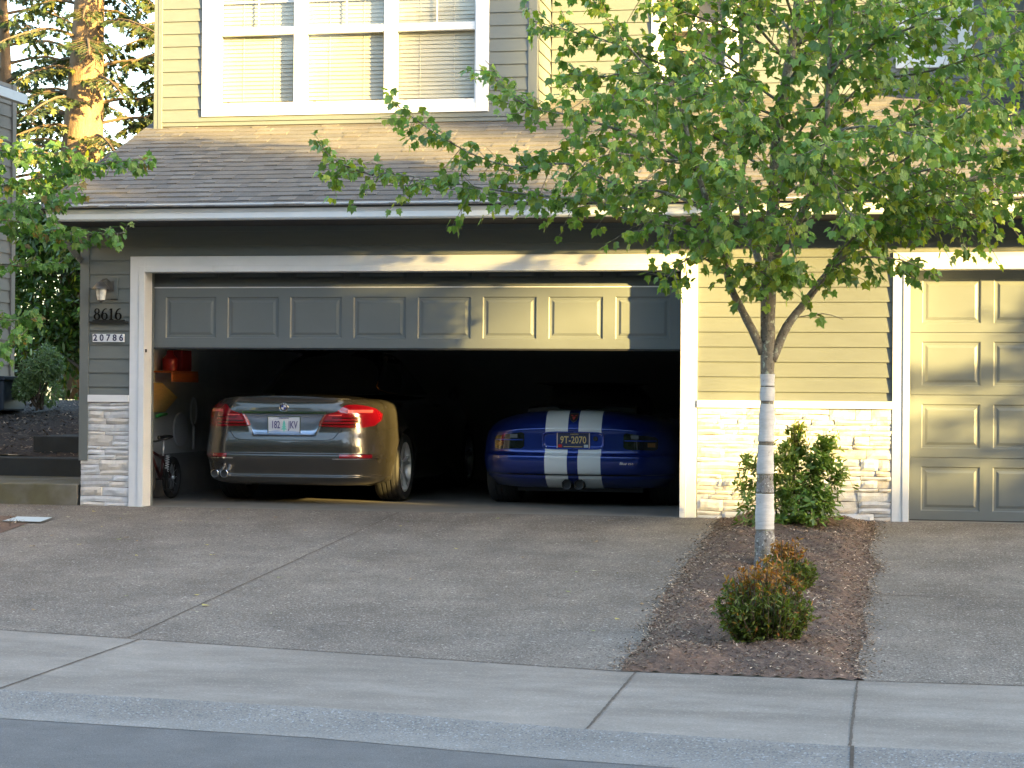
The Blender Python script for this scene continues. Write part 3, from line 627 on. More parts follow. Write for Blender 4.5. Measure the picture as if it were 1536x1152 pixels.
# lower roof with shingle courses
RS = 5/12.; ra = math.atan(RS); yE, zE = -.645, 2.66; XL = -3.16
roof_end = lambda x: (2.5 if .84 < x < 4.23 else 1.8)
def roofp(x, s, h=0): return (x, yE + s*math.cos(ra) - h*math.sin(ra), zE + s*math.sin(ra) + h*math.cos(ra))
b = MB(); smax = (2.62-yE)/math.cos(ra)
b.add([roofp(XL,0), roofp(XR+.2,0), roofp(XR+.2,smax), roofp(XL,smax), roofp(XL,0,-.02), roofp(XR+.2,0,-.02), roofp(XR+.2,smax,-.02), roofp(XL,smax,-.02)], [(0,1,2,3), (7,6,5,4), (0,4,5,1), (3,7,4,0), (1,5,6,2)])
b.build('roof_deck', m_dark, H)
mb = MB(); s_ = -.02; row = 0
while s_ < smax:
    x = XL - ru(0, .25); ex = .138
    while x < XR + .2:
        w = ru(.08, .20); xa, xb = max(x, XL-.01), min(x+w, XR+.2)
        if xb > xa + .01:
            th = random.choice((.006, .006, .013)); c = ru(.84, 1.14) * (.90 if th < .01 else 1.07); wm = ru(.97, 1.05)
            j_ = ru(-.004, .004)
            lo, hi = s_ + j_, s_ + ex + .02
            mb.add([roofp(xa,lo,th+.004), roofp(xb,lo,th+.004), roofp(xb,hi,.003), roofp(xa,hi,.003), roofp(xa,lo,.0), roofp(xb,lo,.0)],
                   [(0,1,2,3), (4,5,1,0), (4,0,3), (5,2,1)], (c*wm, c, c/wm))
        x += w
    s_ += ex; row += 1
mb.build('roof_shingles', m_shingle, H, vc=True)
b = MB(); b.add([roofp(XL-.015,-.02,.02), roofp(XL+.01,-.02,.02), roofp(XL+.01,1.75,.02), roofp(XL-.015,1.75,.02), roofp(XL-.015,-.02,-.06), roofp(XL+.01,-.02,-.06), roofp(XL+.01,1.75,-.06), roofp(XL-.015,1.75,-.06)],
   [(0,1,2,3), (4,7,6,5), (0,4,5,1), (3,2,6,7), (0,3,7,4), (1,5,6,2)]); b.build('rake_edge', m_dark, H)
b = MB(); b.add([(-3.77,2.6,3.52), (-3.09,2.6,4.12), (-3.09,2.6,3.6), (-3.60,2.6,3.3), (-3.5,7,3.52), (-3.09,7,4.12), (-3.09,7,3.6), (-3.5,7,3.3)], [(0,1,2,3), (7,6,5,4), (0,4,5,1), (1,5,6,2), (3,2,6,7), (0,3,7,4)])
b.build('side_roof', m_shingle, H)

# upper storey
ZT = 6.3
def upper(A, Bp, z0, z1): return lap('siding', A, Bp, z0, z1, 3.742, pitch=.126)
Yu = 1.8; WX0, WX1, WZ0, WZ1 = -2.56, .36, 3.79, 5.62
b = MB(); b.box(-3.05, WX0+.06, Yu+.012, Yu+.12, 3.5, ZT); b.box(WX1-.06, .82, Yu+.012, Yu+.12, 3.5, ZT); b.box(WX0+.06, WX1-.06, Yu+.012, Yu+.12, 3.5, WZ0+.06); b.box(WX0+.06, WX1-.06, Yu+.012, Yu+.12, WZ1-.06, ZT)
b.box(.72, .82, Yu+.12, 2.5, 3.4, ZT); b.box(.84, 1.95, 2.512, 2.6, 3.6, ZT); b.box(2.6, 4.35, 2.512, 2.6, 3.6, ZT); b.box(4.35, 4.86, 2.512, 2.6, 3.6, 4.3); b.box(4.86, 5.5, 2.512, 2.6, 3.6, ZT); b.box(1.95, 2.6, 2.512, 2.6, 3.6, 4.2)
b.box(5.47, XR, Yu+.012, Yu+.12, 3.5, ZT); b.box(5.47, 5.57, Yu+.1, 2.5, 3.5, ZT); b.box(-3.05, -2.95, Yu+.1, 6.6, 3, ZT); b.box(-3.05, XR, 6.5, 6.6, 2.6, ZT); b.box(XR-.1, XR, 1.9, 6.5, 2.6, ZT)
b.build('upper_wall', m_room, H)
upper((-2.98, Yu), (WX0, Yu), 3.70, ZT); upper((WX1, Yu), (.75, Yu), 3.70, ZT); upper((WX0, Yu), (WX1, Yu), 3.70, WZ0)
upper((.84, Yu+.02), (.84, 2.49), 3.66, ZT); upper((.86, 2.5), (1.86, 2.5), 3.98, ZT); upper((2.72, 2.5), (4.24, 2.5), 3.98, ZT); upper((4.24, 2.5), (4.97, 2.5), 3.98, 4.23); upper((4.97, 2.5), (5.45, 2.5), 3.98, ZT); upper((5.45, 2.49), (5.45, Yu+.02), 3.66, ZT); upper((1.86, 2.5), (2.72, 2.5), 3.98, 4.12)
upper((5.54, Yu), (XR, Yu), 3.70, ZT); upper((-3.05, 6.6), (-3.05, Yu+.03), 3.4, ZT)
for q in ((-3.068, -3.025, Yu-.018, Yu+.1, 3.66, ZT), (-3.024, -2.98, Yu-.022, Yu+.02, 3.62, ZT), (.75, .84, Yu-.022, Yu+.02, 3.66, ZT), (5.45, 5.54, Yu-.022, Yu+.02, 3.66, ZT)):
    b = MB(); b.box(*q); b.build('corner_board', m_trimg, H, bevel=.003)
# main roof far above the picture
b = MB(); b.add([(-3.5,1.3,6.3), (XR+.5,1.3,6.3), (XR+.5,7.1,6.3), (-3.5,7.1,6.3), (-1,4.2,7.5), (XR-2,4.2,7.5)], [(0,1,5,4), (1,2,5), (2,3,4,5), (3,0,4), (3,2,1,0)])
b.build('main_roof', m_shingle, H)

def window(x0, x1, z0, z1, y, units, rail, name_lab=None, mull=.07, blinds=True):
    """casing outer x0..x1,z0..z1 ; units = list of glass (xa,xb)"""
    w = thing_part = None
    cw = .125
    c = MB(); c.box(x0, x0+cw, y-.03, y+.02, z0, z1); c.box(x1-cw, x1, y-.03, y+.02, z0, z1); c.box(x0+cw, x1-cw, y-.03, y+.02, z0, z0+.085); c.box(x0+cw, x1-cw, y-.03, y+.02, z1-.1, z1)
    w = c.build('window', m_white, H, bevel=.003)
    f = MB(); zi0 = z0+.085; zi1 = z1-.1; xi0, xi1 = x0+cw, x1-cw
    edges = [xi0] + [e for u in units for e in u] + [xi1]
    for a, d in zip(edges[0::2], edges[1::2]): f.box(a, d, y-.015, y+.06, zi0, zi1)          # stiles, mullions
    for (a, d) in units:
        f.box(a, d, y-.012, y+.06, zi0, zi0+.045); f.box(a, d, y-.008, y+.06, rail-.045, rail+.03); f.box(a, d, y-.012, y+.06, zi1-.04, zi1)
        for zz in (rail+.03+.26*(k_+1) for k_ in range(2)): f.box(a, d, y+.03, y+.038, zz-.008, zz+.008)
        xm = (a+d)/2; f.box(xm-.008, xm+.008, y+.0305, y+.0385, rail+.03, zi1-.04)
    f.build('window_frame', m_white, w, bevel=.002)
    g_ = MB()
    for (a, d) in units: g_.quad((a,y+.025,zi0+.04), (d,y+.025,zi0+.04), (d,y+.025,zi1-.03), (a,y+.025,zi1-.03))
    g_.build('pane', m_glass, w)
    if blinds:
        s = MB()
        for (a, d) in units:
            zz = zi0 + .07
            while zz < zi1:
                s.add([(a-.01,y+.064,zz), (d+.01,y+.064,zz), (d+.01,y+.075,zz+.043), (a-.01,y+.075,zz+.043), (a-.01,y+.066,zz), (d+.01,y+.066,zz), (d+.01,y+.077,zz+.043), (a-.01,y+.077,zz+.043)],
                      [(0,1,2,3), (7,6,5,4), (0,4,5,1), (3,2,6,7)]); zz += .0405
            s.box(a-.01, d+.01, y+.058, y+.09, zi0+.042, zi0+.062)
            for xx in (a+.22, d-.22): s.tube([(xx,y+.060,zi0+.06), (xx,y+.060,zi1)], .0018, 4)
        s.build('blind', m_blind, w)
        for (a, d) in units:
            for xx in (a+.07, d-.09): l = MB(); l.box(xx, xx+.035, y-.018, y+.0, zi0+.046, zi0+.056); l.build('sash_lock', m_pewter, w)
    k_ = MB(); k_.quad((xi0,y+.115,zi0), (xi1,y+.115,zi0), (xi1,y+.115,zi1), (xi0,y+.115,zi1)); k_.build('window_back', m_room, w)
    return w
window(WX0, WX1, WZ0, WZ1, Yu, [(-2.37,-1.61), (-1.48,-.69), (-.56,.22)], 4.64)
window(1.86, 2.72, 4.12, 5.7, 2.5, [(2.0, 2.58)], 4.70, blinds=False)
window(4.24, 4.97, 4.23, 5.7, 2.5, [(4.38, 4.83)], 4.76)

# light, numbers
lp = MB(); lp.box(-2.83,-2.70, -.015, .012, 1.885, 2.075); lamp = lp.build('wall_lamp', m_trimg, H, bevel=.003)
lp = MB(); lp.box(-2.795,-2.735, -.03, -.0, 1.955, 2.05); lp.tube([(-2.765,-.02,2.03), (-2.79,-.07,2.065), (-2.815,-.10,2.05), (-2.815,-.12,2.035)], .009, 6)
lp.lathe([(.0,.065), (.010,.06), (.014,.05), (.03,.045), (.058,.012), (.078,-.012), (.080,-.02), (.0,-.02)], (-2.815,-.12,1.99), n=24)
lp.lathe([(.0,-.0), (.012,.0), (.016,.012), (.034,.02), (.034,.025), (0,.026)], (-2.815,-.12,1.845), n=16)
lp.tube([(-2.86,-.12,1.868),(-2.868,-.12,1.97)], .003, 4); lp.tube([(-2.77,-.12,1.868),(-2.762,-.12,1.97)], .003, 4); lp.tube([(-2.815,-.166,1.868),(-2.815,-.172,1.97)], .003, 4)
lp.build('lantern', m_pewter, lamp, smooth=True, sharp=35)
lp = MB(); lp.lathe([(.0,.0), (.036,.0), (.045,.05), (.05,.10), (.0,.10)], (-2.815,-.12,1.87), n=16); lp.build('lamp_glass', m_lampglass, lamp, smooth=True, sharp=35)
lp = MB(); lp.box(-2.765,-2.70,-.022,-.0,1.878,1.885); lp.build('ledge', m_blackm, lamp)
b = MB(); b.box(-2.965, -2.60, -.045, .0, 1.668, 1.680); b.box(-2.935, -2.635, -.03, .0, 1.680, 1.694); shelf = b.build('number_ledge', m_blackm, H)
def stroke(mb, P, W, y=-.026, th=.008):
    P = [Vector((p[0], 0, p[1])) for p in P]; V = []; n = len(P)
    for i, p in enumerate(P):
        t_ = (P[min(i+1,n-1)] - P[max(i-1,0)]).normalized(); nn = Vector((-t_.z, 0, t_.x)); w = W(i/(n-1))*.55
        for sgn in (1,-1):
            for yy in (y, y+th): V.append((p.x+nn.x*w*sgn, yy, p.z+nn.z*w*sgn))
    F = []
    for i in range(n-1):
        a = i*4; c = a+4; F += [(a,a+2,c+2,c), (a+1,c+1,c+3,a+3), (a,c,c+1,a+1), (a+2,a+3,c+3,c+2)]
    F += [(0,1,3,2), (4*n-4,4*n-2,4*n-1,4*n-3)]; mb.add(V, F)
def ell(cx, cz, rx, rz, a0, a1, n=20): return [(cx+rx*math.cos(R(lerp(a0,a1,i/n))), cz+rz*math.sin(R(lerp(a0,a1,i/n)))) for i in range(n+1)]
b = MB(); zb = 1.694; hgt = .105
for ch, cx in (('8',-2.895), ('6',-2.823), ('1',-2.757), ('6',-2.690)):
    if ch == '8':
        tw = lambda t: .006 + .008*abs(math.sin(2*math.pi*t + .0)**2) + .002
        stroke(b, ell(cx, zb+.029, .024, .026, 0, 360), lambda t: .006+.008*abs(math.cos(2*math.pi*t))); stroke(b, ell(cx, zb+.079, .019, .023, 0, 360), lambda t: .005+.007*abs(math.cos(2*math.pi*t)))
    if ch == '6':
        stroke(b, ell(cx, zb+.032, .024, .029, 0, 360), lambda t: .005+.009*abs(math.cos(2*math.pi*t)))
        stroke(b, [(cx+.022, zb+.100), (cx+.008, zb+.101), (cx-.010, zb+.088), (cx-.021, zb+.064), (cx-.0245, zb+.035)], lambda t: .005+.009*t)
    if ch == '1':
        stroke(b, [(cx, zb+.004), (cx, zb+.104)], lambda t: .015); stroke(b, [(cx-.020, zb+.004), (cx+.020, zb+.004)], lambda t: .007); stroke(b, [(cx-.018, zb+.088), (cx-.002, zb+.101)], lambda t: .007)
b.build('house_number', m_number, H)
b = MB(); b.box(-2.936, -2.634, -.022, .0, 1.492, 1.566); pq = b.build('number_plaque', mat('white plaque', (.66,.68,.72), .4), H, bevel=.002)
text('number_digits', '2 0 7 8 6', .082, mat('navy digits', (.03,.035,.09), .5), pq, lambda x, y, z: (-2.785+x, -.0235-z, 1.529+y), .001, .98, bold=.0022)

ll = MB()
for _ in range(70):
    if random.random() < .6: x, y = ru(-4.2,-1.2), ru(-3.2,-.1)
    else: x, y = ru(-1,2.7), ru(-6,-.3)
    a = ru(0,6.28); sz = ru(.012,.03); c = random.choice([(.55,.45,.12),(.35,.22,.10),(.45,.42,.3),(.28,.30,.10)])
    ll.add([(x+sz*math.cos(a+k*1.256)*(.6 if k%2 else 1), y+sz*math.sin(a+k*1.256)*(.6 if k%2 else 1), SL*y+.006+.004*(k%3)) for k in range(5)], [(0,1,2,3,4)], c)
tag(ll.build('fallen_leaves', mat('fallen leaf', (.9,.9,.9), .7, vc=True), vc=True), 'small dry leaves and flecks scattered on the driveway', 'fallen leaves', kind='stuff')
# ------------------------------------------------------------ cars
def catmull(rows, w):
    n = len(rows); i = int(min(max(w, 0), n-1.0001)); t = w - i
    p0, p1, p2, p3 = rows[max(i-1,0)], rows[i], rows[min(i+1,n-1)], rows[min(i+2,n-1)]
    out = []
    for a, b_, c, d in zip(p0, p1, p2, p3):
        m1, m2 = (c-a)/2, (d-b_)/2
        if (b_-a)*(c-b_) <= 0: m1 = 0
        if (c-b_)*(d-c) <= 0: m2 = 0
        m1 = max(-abs(c-b_)*2, min(abs(c-b_)*2, m1)); m2 = max(-abs(c-b_)*2, min(abs(c-b_)*2, m2))
        out.append((2*t**3-3*t*t+1)*b_ + (t**3-2*t*t+t)*m1 + (-2*t**3+3*t*t)*c + (t**3-t*t)*m2)
    return out
class Car:
    """rows: (z, rear y, half width at the rear corner, half width amidships, corner rx, corner ry, bow, front y)"""
    def __init__(s, rows, drop=lambda x, z: 0, dent=lambda x, z: 0, sub=5, face_rows=None):
        s.rows = rows; s.drop = drop; s.dent = dent; s.sub = sub; s.face = face_rows or len(rows)-1
    def w_of_z(s, z):
        lo, hi = 0., float(s.face)
        for _ in range(40):
            m_ = (lo+hi)/2
            if catmull(s.rows, m_)[0] < z: lo = m_
            else: hi = m_
        return (lo+hi)/2
    def P(s, t, w, off=0.):
        """t: 0 centre .. 1 corner start .. 2 corner end .. 3 front corner .. 4 front centre (right side)"""
        sg = 1 if t >= 0 else -1; t = abs(t); z, yr, hc, hw, rx, ry, bow, yf = catmull(s.rows, w); xc = hc - rx
        if t <= 1: x = t*xc; y = yr + bow*(x/hc)**2
        elif t <= 2:
            a = (t-1)*math.pi/2; x = xc + rx*math.sin(a); y = yr + bow*(x/hc)**2 + ry*(1-math.cos(a))
        elif t <= 3:
            y0 = yr + bow + ry; y1 = yf - .7; y = lerp(y0, y1, t-2); q = min(1, (y-y0)/.55); x = hc + (hw-hc)*(q*q*(3-2*q)); q2 = max(0, (y-y1+1.2)/1.2); x -= .06*q2*q2
        else:
            a = (t-3)*math.pi/2; xe = hw - .06; x = xe*math.cos(a)**.75 if t < 4 else 0; y = yf - .7 + .7*math.sin(a)
        y += s.dent(x*sg, z) if t < 1.6 else 0
        zz = z - s.drop(x, z)
        return Vector((x*sg, y - off, zz))
    def Pn(s, t, w, off):
        e = .004; a = s.P(t+e, w) - s.P(t-e, w); b_ = s.P(t, min(w+e*4, len(s.rows)-1)) - s.P(t, max(w-e*4, 0)); n = a.cross(b_)
        if n.length < 1e-12: n = Vector((0,-1,0))
        n.normalize()
        p = s.P(t, w)
        if n.y > 0 and abs(t) < 1.5: n = -n
        if abs(t) >= 1.5 and n.x*p.x < 0: n = -n
        return p + n*off
    def t_of_x(s, x, z):
        sg = 1 if x >= 0 else -1; x = abs(x); r = catmull(s.rows, s.w_of_z(z)); xc = r[2]-r[4]
        if x <= xc: return sg*x/xc
        return sg*(1 + math.asin(min(1, (x-xc)/r[4]))/(math.pi/2))
    def ts(s):
        h = [i/44 for i in range(45)] + [1+i/26 for i in range(1,27)] + [2+i/60 for i in range(1,61)] + [3+i/14 for i in range(1,15)]
        return [-a for a in h[:0:-1]] + h[:-1]
    def body(s, name, m, root, arches, arch_r, in_x=.62):
        T = s.ts(); n = len(T); W = [i/s.sub for i in range((len(s.rows)-1)*s.sub+1)]
        V = [tuple(s.P(t, w)) for w in W for t in T]; F = []
        for i in range(len(W)-1):
            for k in range(n): F.append((i*n+k, i*n+(k+1)%n, (i+1)*n+(k+1)%n, (i+1)*n+k))
        F += [tuple(range(n))[::-1], tuple((len(W)-1)*n+k for k in range(n))]
        me = bpy.data.meshes.new('b'); me.from_pydata(V, [], F); me.update(); o = bpy.data.objects.new(name, me); COL.objects.link(o)
        cut = MB()
        for (yy, zz) in arches:
            for sg in (-1, 1):
                a, c = sorted((sg*in_x, sg*1.2)); cut.lathe([(0,a), (arch_r,a), (arch_r,c), (0,c)], (0,yy,zz), 'x', 48)
        cm_ = bpy.data.meshes.new('c'); 
        import bmesh
        bm = bmesh.new(); vs = [bm.verts.new(v) for v in cut.V]
        for f in cut.F:
            try: bm.faces.new([vs[i] for i in f])
            except ValueError: pass
        bmesh.ops.remove_doubles(bm, verts=bm.verts, dist=1e-5); bmesh.ops.recalc_face_normals(bm, faces=bm.faces); bm.to_mesh(cm_); bm.free()
        bm = bmesh.new(); bm.from_mesh(me); bmesh.ops.recalc_face_normals(bm, faces=bm.faces); bm.to_mesh(me); bm.free()
        co = bpy.data.objects.new('c', cm_); COL.objects.link(co)
        md = o.modifiers.new('x', 'BOOLEAN'); md.object = co; md.operation = 'DIFFERENCE'; md.solver = 'EXACT'
        dg = bpy.context.evaluated_depsgraph_get(); r = bpy.data.meshes.new_from_object(o.evaluated_get(dg))
        VV = [tuple(v.co) for v in r.vertices]; FF = [tuple(p.vertices) for p in r.polygons]
        bpy.data.objects.remove(o); bpy.data.objects.remove(co)
        return link_local(name, VV, FF, m, root, True, 38)
    def patch(s, ztop, zbot, x0, x1, off, nx=24, nz=8, mb=None, c=None, edge=True):
        """raised patch following the body between curves zbot(x)..ztop(x); x1 may reach the corner"""
        mb = mb or MB(); V = []; F = []
        for i in range(nx+1):
            x = lerp(x0, x1, i/nx); a, b_ = zbot(x), ztop(x)
            for k in range(nz+1):
                z = lerp(a, b_, k/nz); t = s.t_of_x(x, z); V.append(tuple(s.Pn(t, s.w_of_z(z), off)))
        for i in range(nx):
            for k in range(nz): p = i*(nz+1)+k; F.append((p, p+nz+1, p+nz+2, p+1))
        if edge:
            ring = [i*(nz+1) for i in range(nx+1)] + [nx*(nz+1)+k for k in range(1,nz+1)] + [i*(nz+1)+nz for i in range(nx-1,-1,-1)] + [k for k in range(nz-1,0,-1)]
            n0 = len(V)
            for r_ in ring:
                v = V[r_]; V.append((v[0]*.998, v[1]+off+.012, v[2]))
            for i in range(len(ring)): j_ = (i+1)%len(ring); F.append((ring[i], ring[j_], n0+j_, n0+i))
        mb.add(V, F, c); return mb
def link_local(name, V, F, m, root, smooth=False, sharp=None):
    l = root_loc(root); V = np.asarray(V, dtype=float) + np.array(l); return link_mesh(name, V, F, m, root, None, smooth, sharp)
def bl(mb, name, m, root, smooth=False, sharp=None): return link_local(name, mb.V, mb.F, m, root, smooth, sharp)
def pw(pts):
    def f(x):
        if x <= pts[0][0]: return pts[0][1]
        for (a, ya), (b_, yb) in zip(pts, pts[1:]):
            if x <= b_: return lerp(ya, yb, (x-a)/(b_-a))
        return pts[-1][1]
    return f
def wheel(root, x, y, r, w, rimr, spokes, m_rim, double=True):
    sg = 1 if x > 0 else -1
    mb = MB(); hw = w/2
    prof = [(rimr,-hw*.9), (rimr+.02,-hw), (r-.03,-hw*1.02), (r-.008,-hw*.86)]
    for g_ in (-.55,-.18,.18,.55): prof += [(r,hw*(g_-.13)), (r,hw*(g_+.10)), (r-.008,hw*(g_+.11)), (r-.008,hw*(g_+.16))]
    prof += [(r-.008,hw*.86), (r-.03,hw*1.02), (rimr+.02,hw), (rimr,hw*.9)]
    mb.lathe(prof, (x, y, r), 'x', 56); t = bl(mb, 'wheel', m_rubber, root, True, 30)
    rb = MB(); o = hw*.92*sg
    rb.lathe([(rimr+.004,o), (rimr-.006,o+.004*sg), (rimr-.018,o-.006*sg), (rimr-.03,o-.05*sg), (rimr-.04,-o)], (x, y, r), 'x', 56)
    for k in range(spokes):
        for dd in ((-.13,.13) if double else (0,)):
            a = 2*math.pi*k/spokes + .3; a1 = a + dd; a0 = a + dd*.35
            V = []
            for (rr, an, xo, hw_) in ((.045,a0,-.028,.016), (rimr*.55,lerp(a0,a1,.5),-.014,.013), (rimr-.008,a1,-.004,.017)):
                cy, cz = math.cos(an), math.sin(an)
                for q in (-1,1):
                    for dx in (0,-.03): V.append((x+o+(xo+dx)*sg, y+cy*rr-cz*hw_*q, r+cz*rr+cy*hw_*q))
            F = []
            for i in (0,4): F += [(i,i+2,i+6,i+4), (i+1,i+5,i+7,i+3), (i,i+4,i+5,i+1), (i+2,i+3,i+7,i+6)]
            rb.add(V, F)
    rb.lathe([(0,o-.018*sg), (.05,o-.018*sg), (.062,o-.03*sg), (.062,o-.06*sg)], (x,y,r), 'x', 24)
    bl(rb, 'rim', m_rim, t, True, 35)
    db = MB(); db.lathe([(0,o-.06*sg), (rimr*.72,o-.06*sg), (rimr*.72,o-.08*sg), (0,o-.08*sg)], (x,y,r), 'x', 32); bl(db, 'brake_disc', m_blackm, t)
def plate(car, root, zc, w, h, base, frame, y_off=.006):
    t0 = car.P(0, car.w_of_z(zc)); yb = t0.y - y_off - .006
    b_ = MB(); b_.box(-w/2, w/2, yb, yb+.004, zc-h/2, zc+h/2); p = bl(b_, 'number_plate', base, root)
    if frame:
        f = MB(); e = .007
        f.box(-w/2-e, w/2+e, yb-.003, yb+.006, zc+h/2-.001, zc+h/2+e); f.box(-w/2-e, w/2+e, yb-.003, yb+.006, zc-h/2-e, zc-h/2+.001)
        f.box(-w/2-e, -w/2+.001, yb-.003, yb+.006, zc-h/2+.001, zc+h/2-.001); f.box(w/2-.001, w/2+e, yb-.003, yb+.006, zc-h/2+.001, zc+h/2-.001); bl(f, 'plate_frame', frame, p)
    return p, yb
def ltext(name, body, size, m, par, root, x, y, z, sx=1., ital=0., ext=.0008):
    l = root_loc(root); return text(name, body, size, m, par, lambda a, b_, c: (l[0]+x+a+ital*b_, l[1]+y-c, l[2]+z+b_), ext, sx, bold=size*.012)

# --- grey-brown saloon
S = thing('parked_saloon', 'metallic grey brown saloon car parked tail out on the left side of the open garage', 'car', (-1.325, .60, 0))
# z, yr, hc, hw, rx, ry, bow, yf
rows = [(.185,.20,.78,.84,.34,.45,.06,4.6), (.215,.10,.83,.88,.34,.45,.06,4.8), (.26,.045,.85,.90,.33,.46,.06,4.85), (.285,.060,.855,.905,.33,.46,.06,4.87), (.33,.045,.86,.91,.33,.46,.06,4.9),
 (.40,.012,.87,.92,.33,.46,.06,4.9), (.445,.000,.875,.925,.33,.46,.06,4.9), (.470,.004,.878,.928,.33,.46,.06,4.9), (.485,.018,.878,.930,.33,.46,.06,4.9), (.55,.020,.876,.932,.33,.46,.06,4.88), (.615,.030,.872,.932,.33,.46,.06,4.85),
 (.68,.046,.868,.930,.33,.46,.065,4.82), (.76,.050,.860,.925,.33,.46,.07,4.78), (.845,.046,.850,.915,.33,.46,.075,4.7), (.90,.052,.836,.90,.33,.46,.08,4.6), (.955,.060,.812,.885,.34,.46,.09,4.5),
 (.985,.052,.785,.865,.34,.45,.10,4.4), (1.005,.040,.755,.845,.34,.44,.11,4.35), (1.018,.050,.72,.825,.34,.42,.12,4.3), (1.020,.10,.67,.80,.34,.38,.12,4.3), (1.012,.22,.62,.78,.34,.36,.12,4.2), (1.025,.50,.60,.74,.34,.34,.12,4.1), (1.035,.80,.56,.68,.34,.32,.10,3.9)]
def s_dent(x, z):
    # recess round the plate and the crease of the boot lid
    hwx = .40 - .10*max(0, (.84-z))/.2; d = 0
    if .645 < z < .86:
        e = min((hwx-abs(x))/.02, (z-.645)/.012, (.848-z)/.008); d = .022*max(0, min(1, e))
    return d
sal = Car(rows, drop=lambda x, z: (.045*max(0, z-.90)/.12)*(x/.85)**2, dent=s_dent, sub=6, face_rows=17)
sal.body('body', m_bronze, S, [(1.12,.335), (4.06,.335)], .372)
b = MB(); b.box(-.70,.70,.45,4.5,.17,.30); bl(b, 'underbody', m_black, S)
# cabin
cab = Car([(1.03,.78,.60,.70,.3,.3,.08,3.75), (1.12,1.0,.58,.685,.28,.28,.08,3.5), (1.25,1.3,.55,.65,.26,.26,.08,3.2), (1.38,1.62,.50,.595,.25,.25,.08,2.95), (1.445,1.85,.44,.54,.25,.25,.08,2.75), (1.465,2.1,.30,.42,.2,.2,.05,2.6), (1.468,2.3,.1,.2,.08,.1,.0,2.45)], sub=4)
V = [tuple(cab.P(t, w/4)) for w in range(25) for t in cab.ts()]; n = len(cab.ts()); F = []
for i in range(24):
    for k in range(n): F.append((i*n+k, i*n+(k+1)%n, (i+1)*n+(k+1)%n, (i+1)*n+k))
F += [tuple(24*n+k for k in range(n))]
fl = [f for f in F if len(f) == 4 and V[f[0]][2] < 1.385]; rf = [f for f in F if f not in set(fl)]
c_ = link_local('cabin_glass', V, fl, m_dkglass, S, True); link_local('roof', V, rf, m_bronze, S, True)
b = MB(); b.tube([(.70,1.55,1.04), (.695,1.30,1.045), (.66,1.02,1.075), (.635,1.02,1.11), (.62,1.12,1.16)], .008, 6); bl(b, 'window_trim', mat('sun glint trim', (.9,.35,.08), .25, metal=1.), S, True)  # orange metal stands in for a sun glint on the window trim
# boot lid seam, side body crease, bumper line
def seam_on(car, pts, off=.0012, w=.004, name='panel_seam', m=None, root=None, mb=None):
    mb = mb or MB(); V = []
    for i, (x, z) in enumerate(pts):
        a = pts[max(i-1,0)]; c = pts[min(i+1,len(pts)-1)]; dx, dz_ = c[0]-a[0], c[1]-a[1]; l = math.hypot(dx, dz_)+1e-9; nx_, nz_ = -dz_/l*w/2, dx/l*w/2
        for sgn in (1,-1):
            xx, zz = x+nx_*sgn, z+nz_*sgn; V.append(tuple(car.Pn(car.t_of_x(xx, zz), car.w_of_z(zz), off)))
    mb.add(V, [(2*i, 2*i+1, 2*i+3, 2*i+2) for i in range(len(pts)-1)]); return mb
def arcpts(pts, k=6): return [(p.x, p.z) for p in smooth_path([(a, 0, c) for a, c in pts], k)]
sm = MB()
for sg in (-1,1):
    pts = [(0,.603), (.30,.603), (.42,.606), (.475,.622), (.51,.66), (.545,.72)]
    seam_on(sal, arcpts([(a*sg, c) for a, c in pts]), mb=sm, w=.007, off=.001)
    seam_on(sal, arcpts([(sg*.64,.955), (sg*.60,.99), (sg*.59,1.0)]), mb=sm, w=.006, off=.001)
bl(sm, 'panel_seam', m_black, S)
# tail lamps
for sg in (-1, 1):
    top = pw([(.335,.772),(.37,.822),(.40,.842),(.50,.868),(.535,.893),(.575,.935),(.66,.942),(.74,.925),(.80,.895),(.835,.85)])
    bot = pw([(.335,.735),(.50,.728),(.62,.722),(.72,.722),(.80,.738),(.835,.79)])
    L0 = sal.patch(lambda x: top(abs(x)), lambda x: bot(abs(x)), .335*sg, .835*sg, .010, 34, 12); lamp_ = bl(L0, 'tail_light', m_red, S, True, 50)
    for (za, zb_, x0, x1, mm) in ((.745,.757,.36,.66,m_redd), (.777,.788,.385,.68,m_redd), (.808,.818,.46,.70,m_redd), (.832,.842,.43,.55,m_redl), (.86,.885,.60,.78,m_redl)):
        q = sal.patch(lambda x, b_=zb_: b_, lambda x, a_=za: a_, x0*sg, x1*sg, .0125, 16, 1, edge=False); bl(q, 'lamp_band', mm, lamp_, True)
    q = sal.patch(lambda x: .472, lambda x: .442, .545*sg, .80*sg, .007, 16, 3); bl(q, 'rear_reflector', m_red, S, True, 50)
    q = MB(); seam_on(sal, [(x_*sg, .434) for x_ in [.48+.36*i/16 for i in range(17)]], off=.006, w=.008, mb=q); bl(q, 'bumper_trim', m_chrome, S, True)
q = sal.patch(lambda x: .868, lambda x: .850, -.405, .405, .010, 30, 3); bl(q, 'chrome_strip', m_chrome, S, True, 50)
q = sal.patch(lambda x: .846, lambda x: .652, -.375, .375, .0015, 30, 8, edge=False); V_ = q.V
mbq = MB()
for i in range(31):
    z0_, z1_ = .652, .846
    for k in range(9):
        z_ = lerp(z0_, z1_, k/8); hx = .385 - .10*(.84-z_)/.2; x_ = lerp(-hx, hx, i/30); p_ = sal.P(sal.t_of_x(x_, z_), sal.w_of_z(z_)); mbq.V.append((p_.x, p_.y-.002, p_.z)); mbq.C.append((1,1,1))
mbq.F = [(i*9+k, i*9+9+k, i*9+10+k, i*9+k+1) for i in range(30) for k in range(8)]
bl(mbq, 'plate_recess', m_recess, S, True)
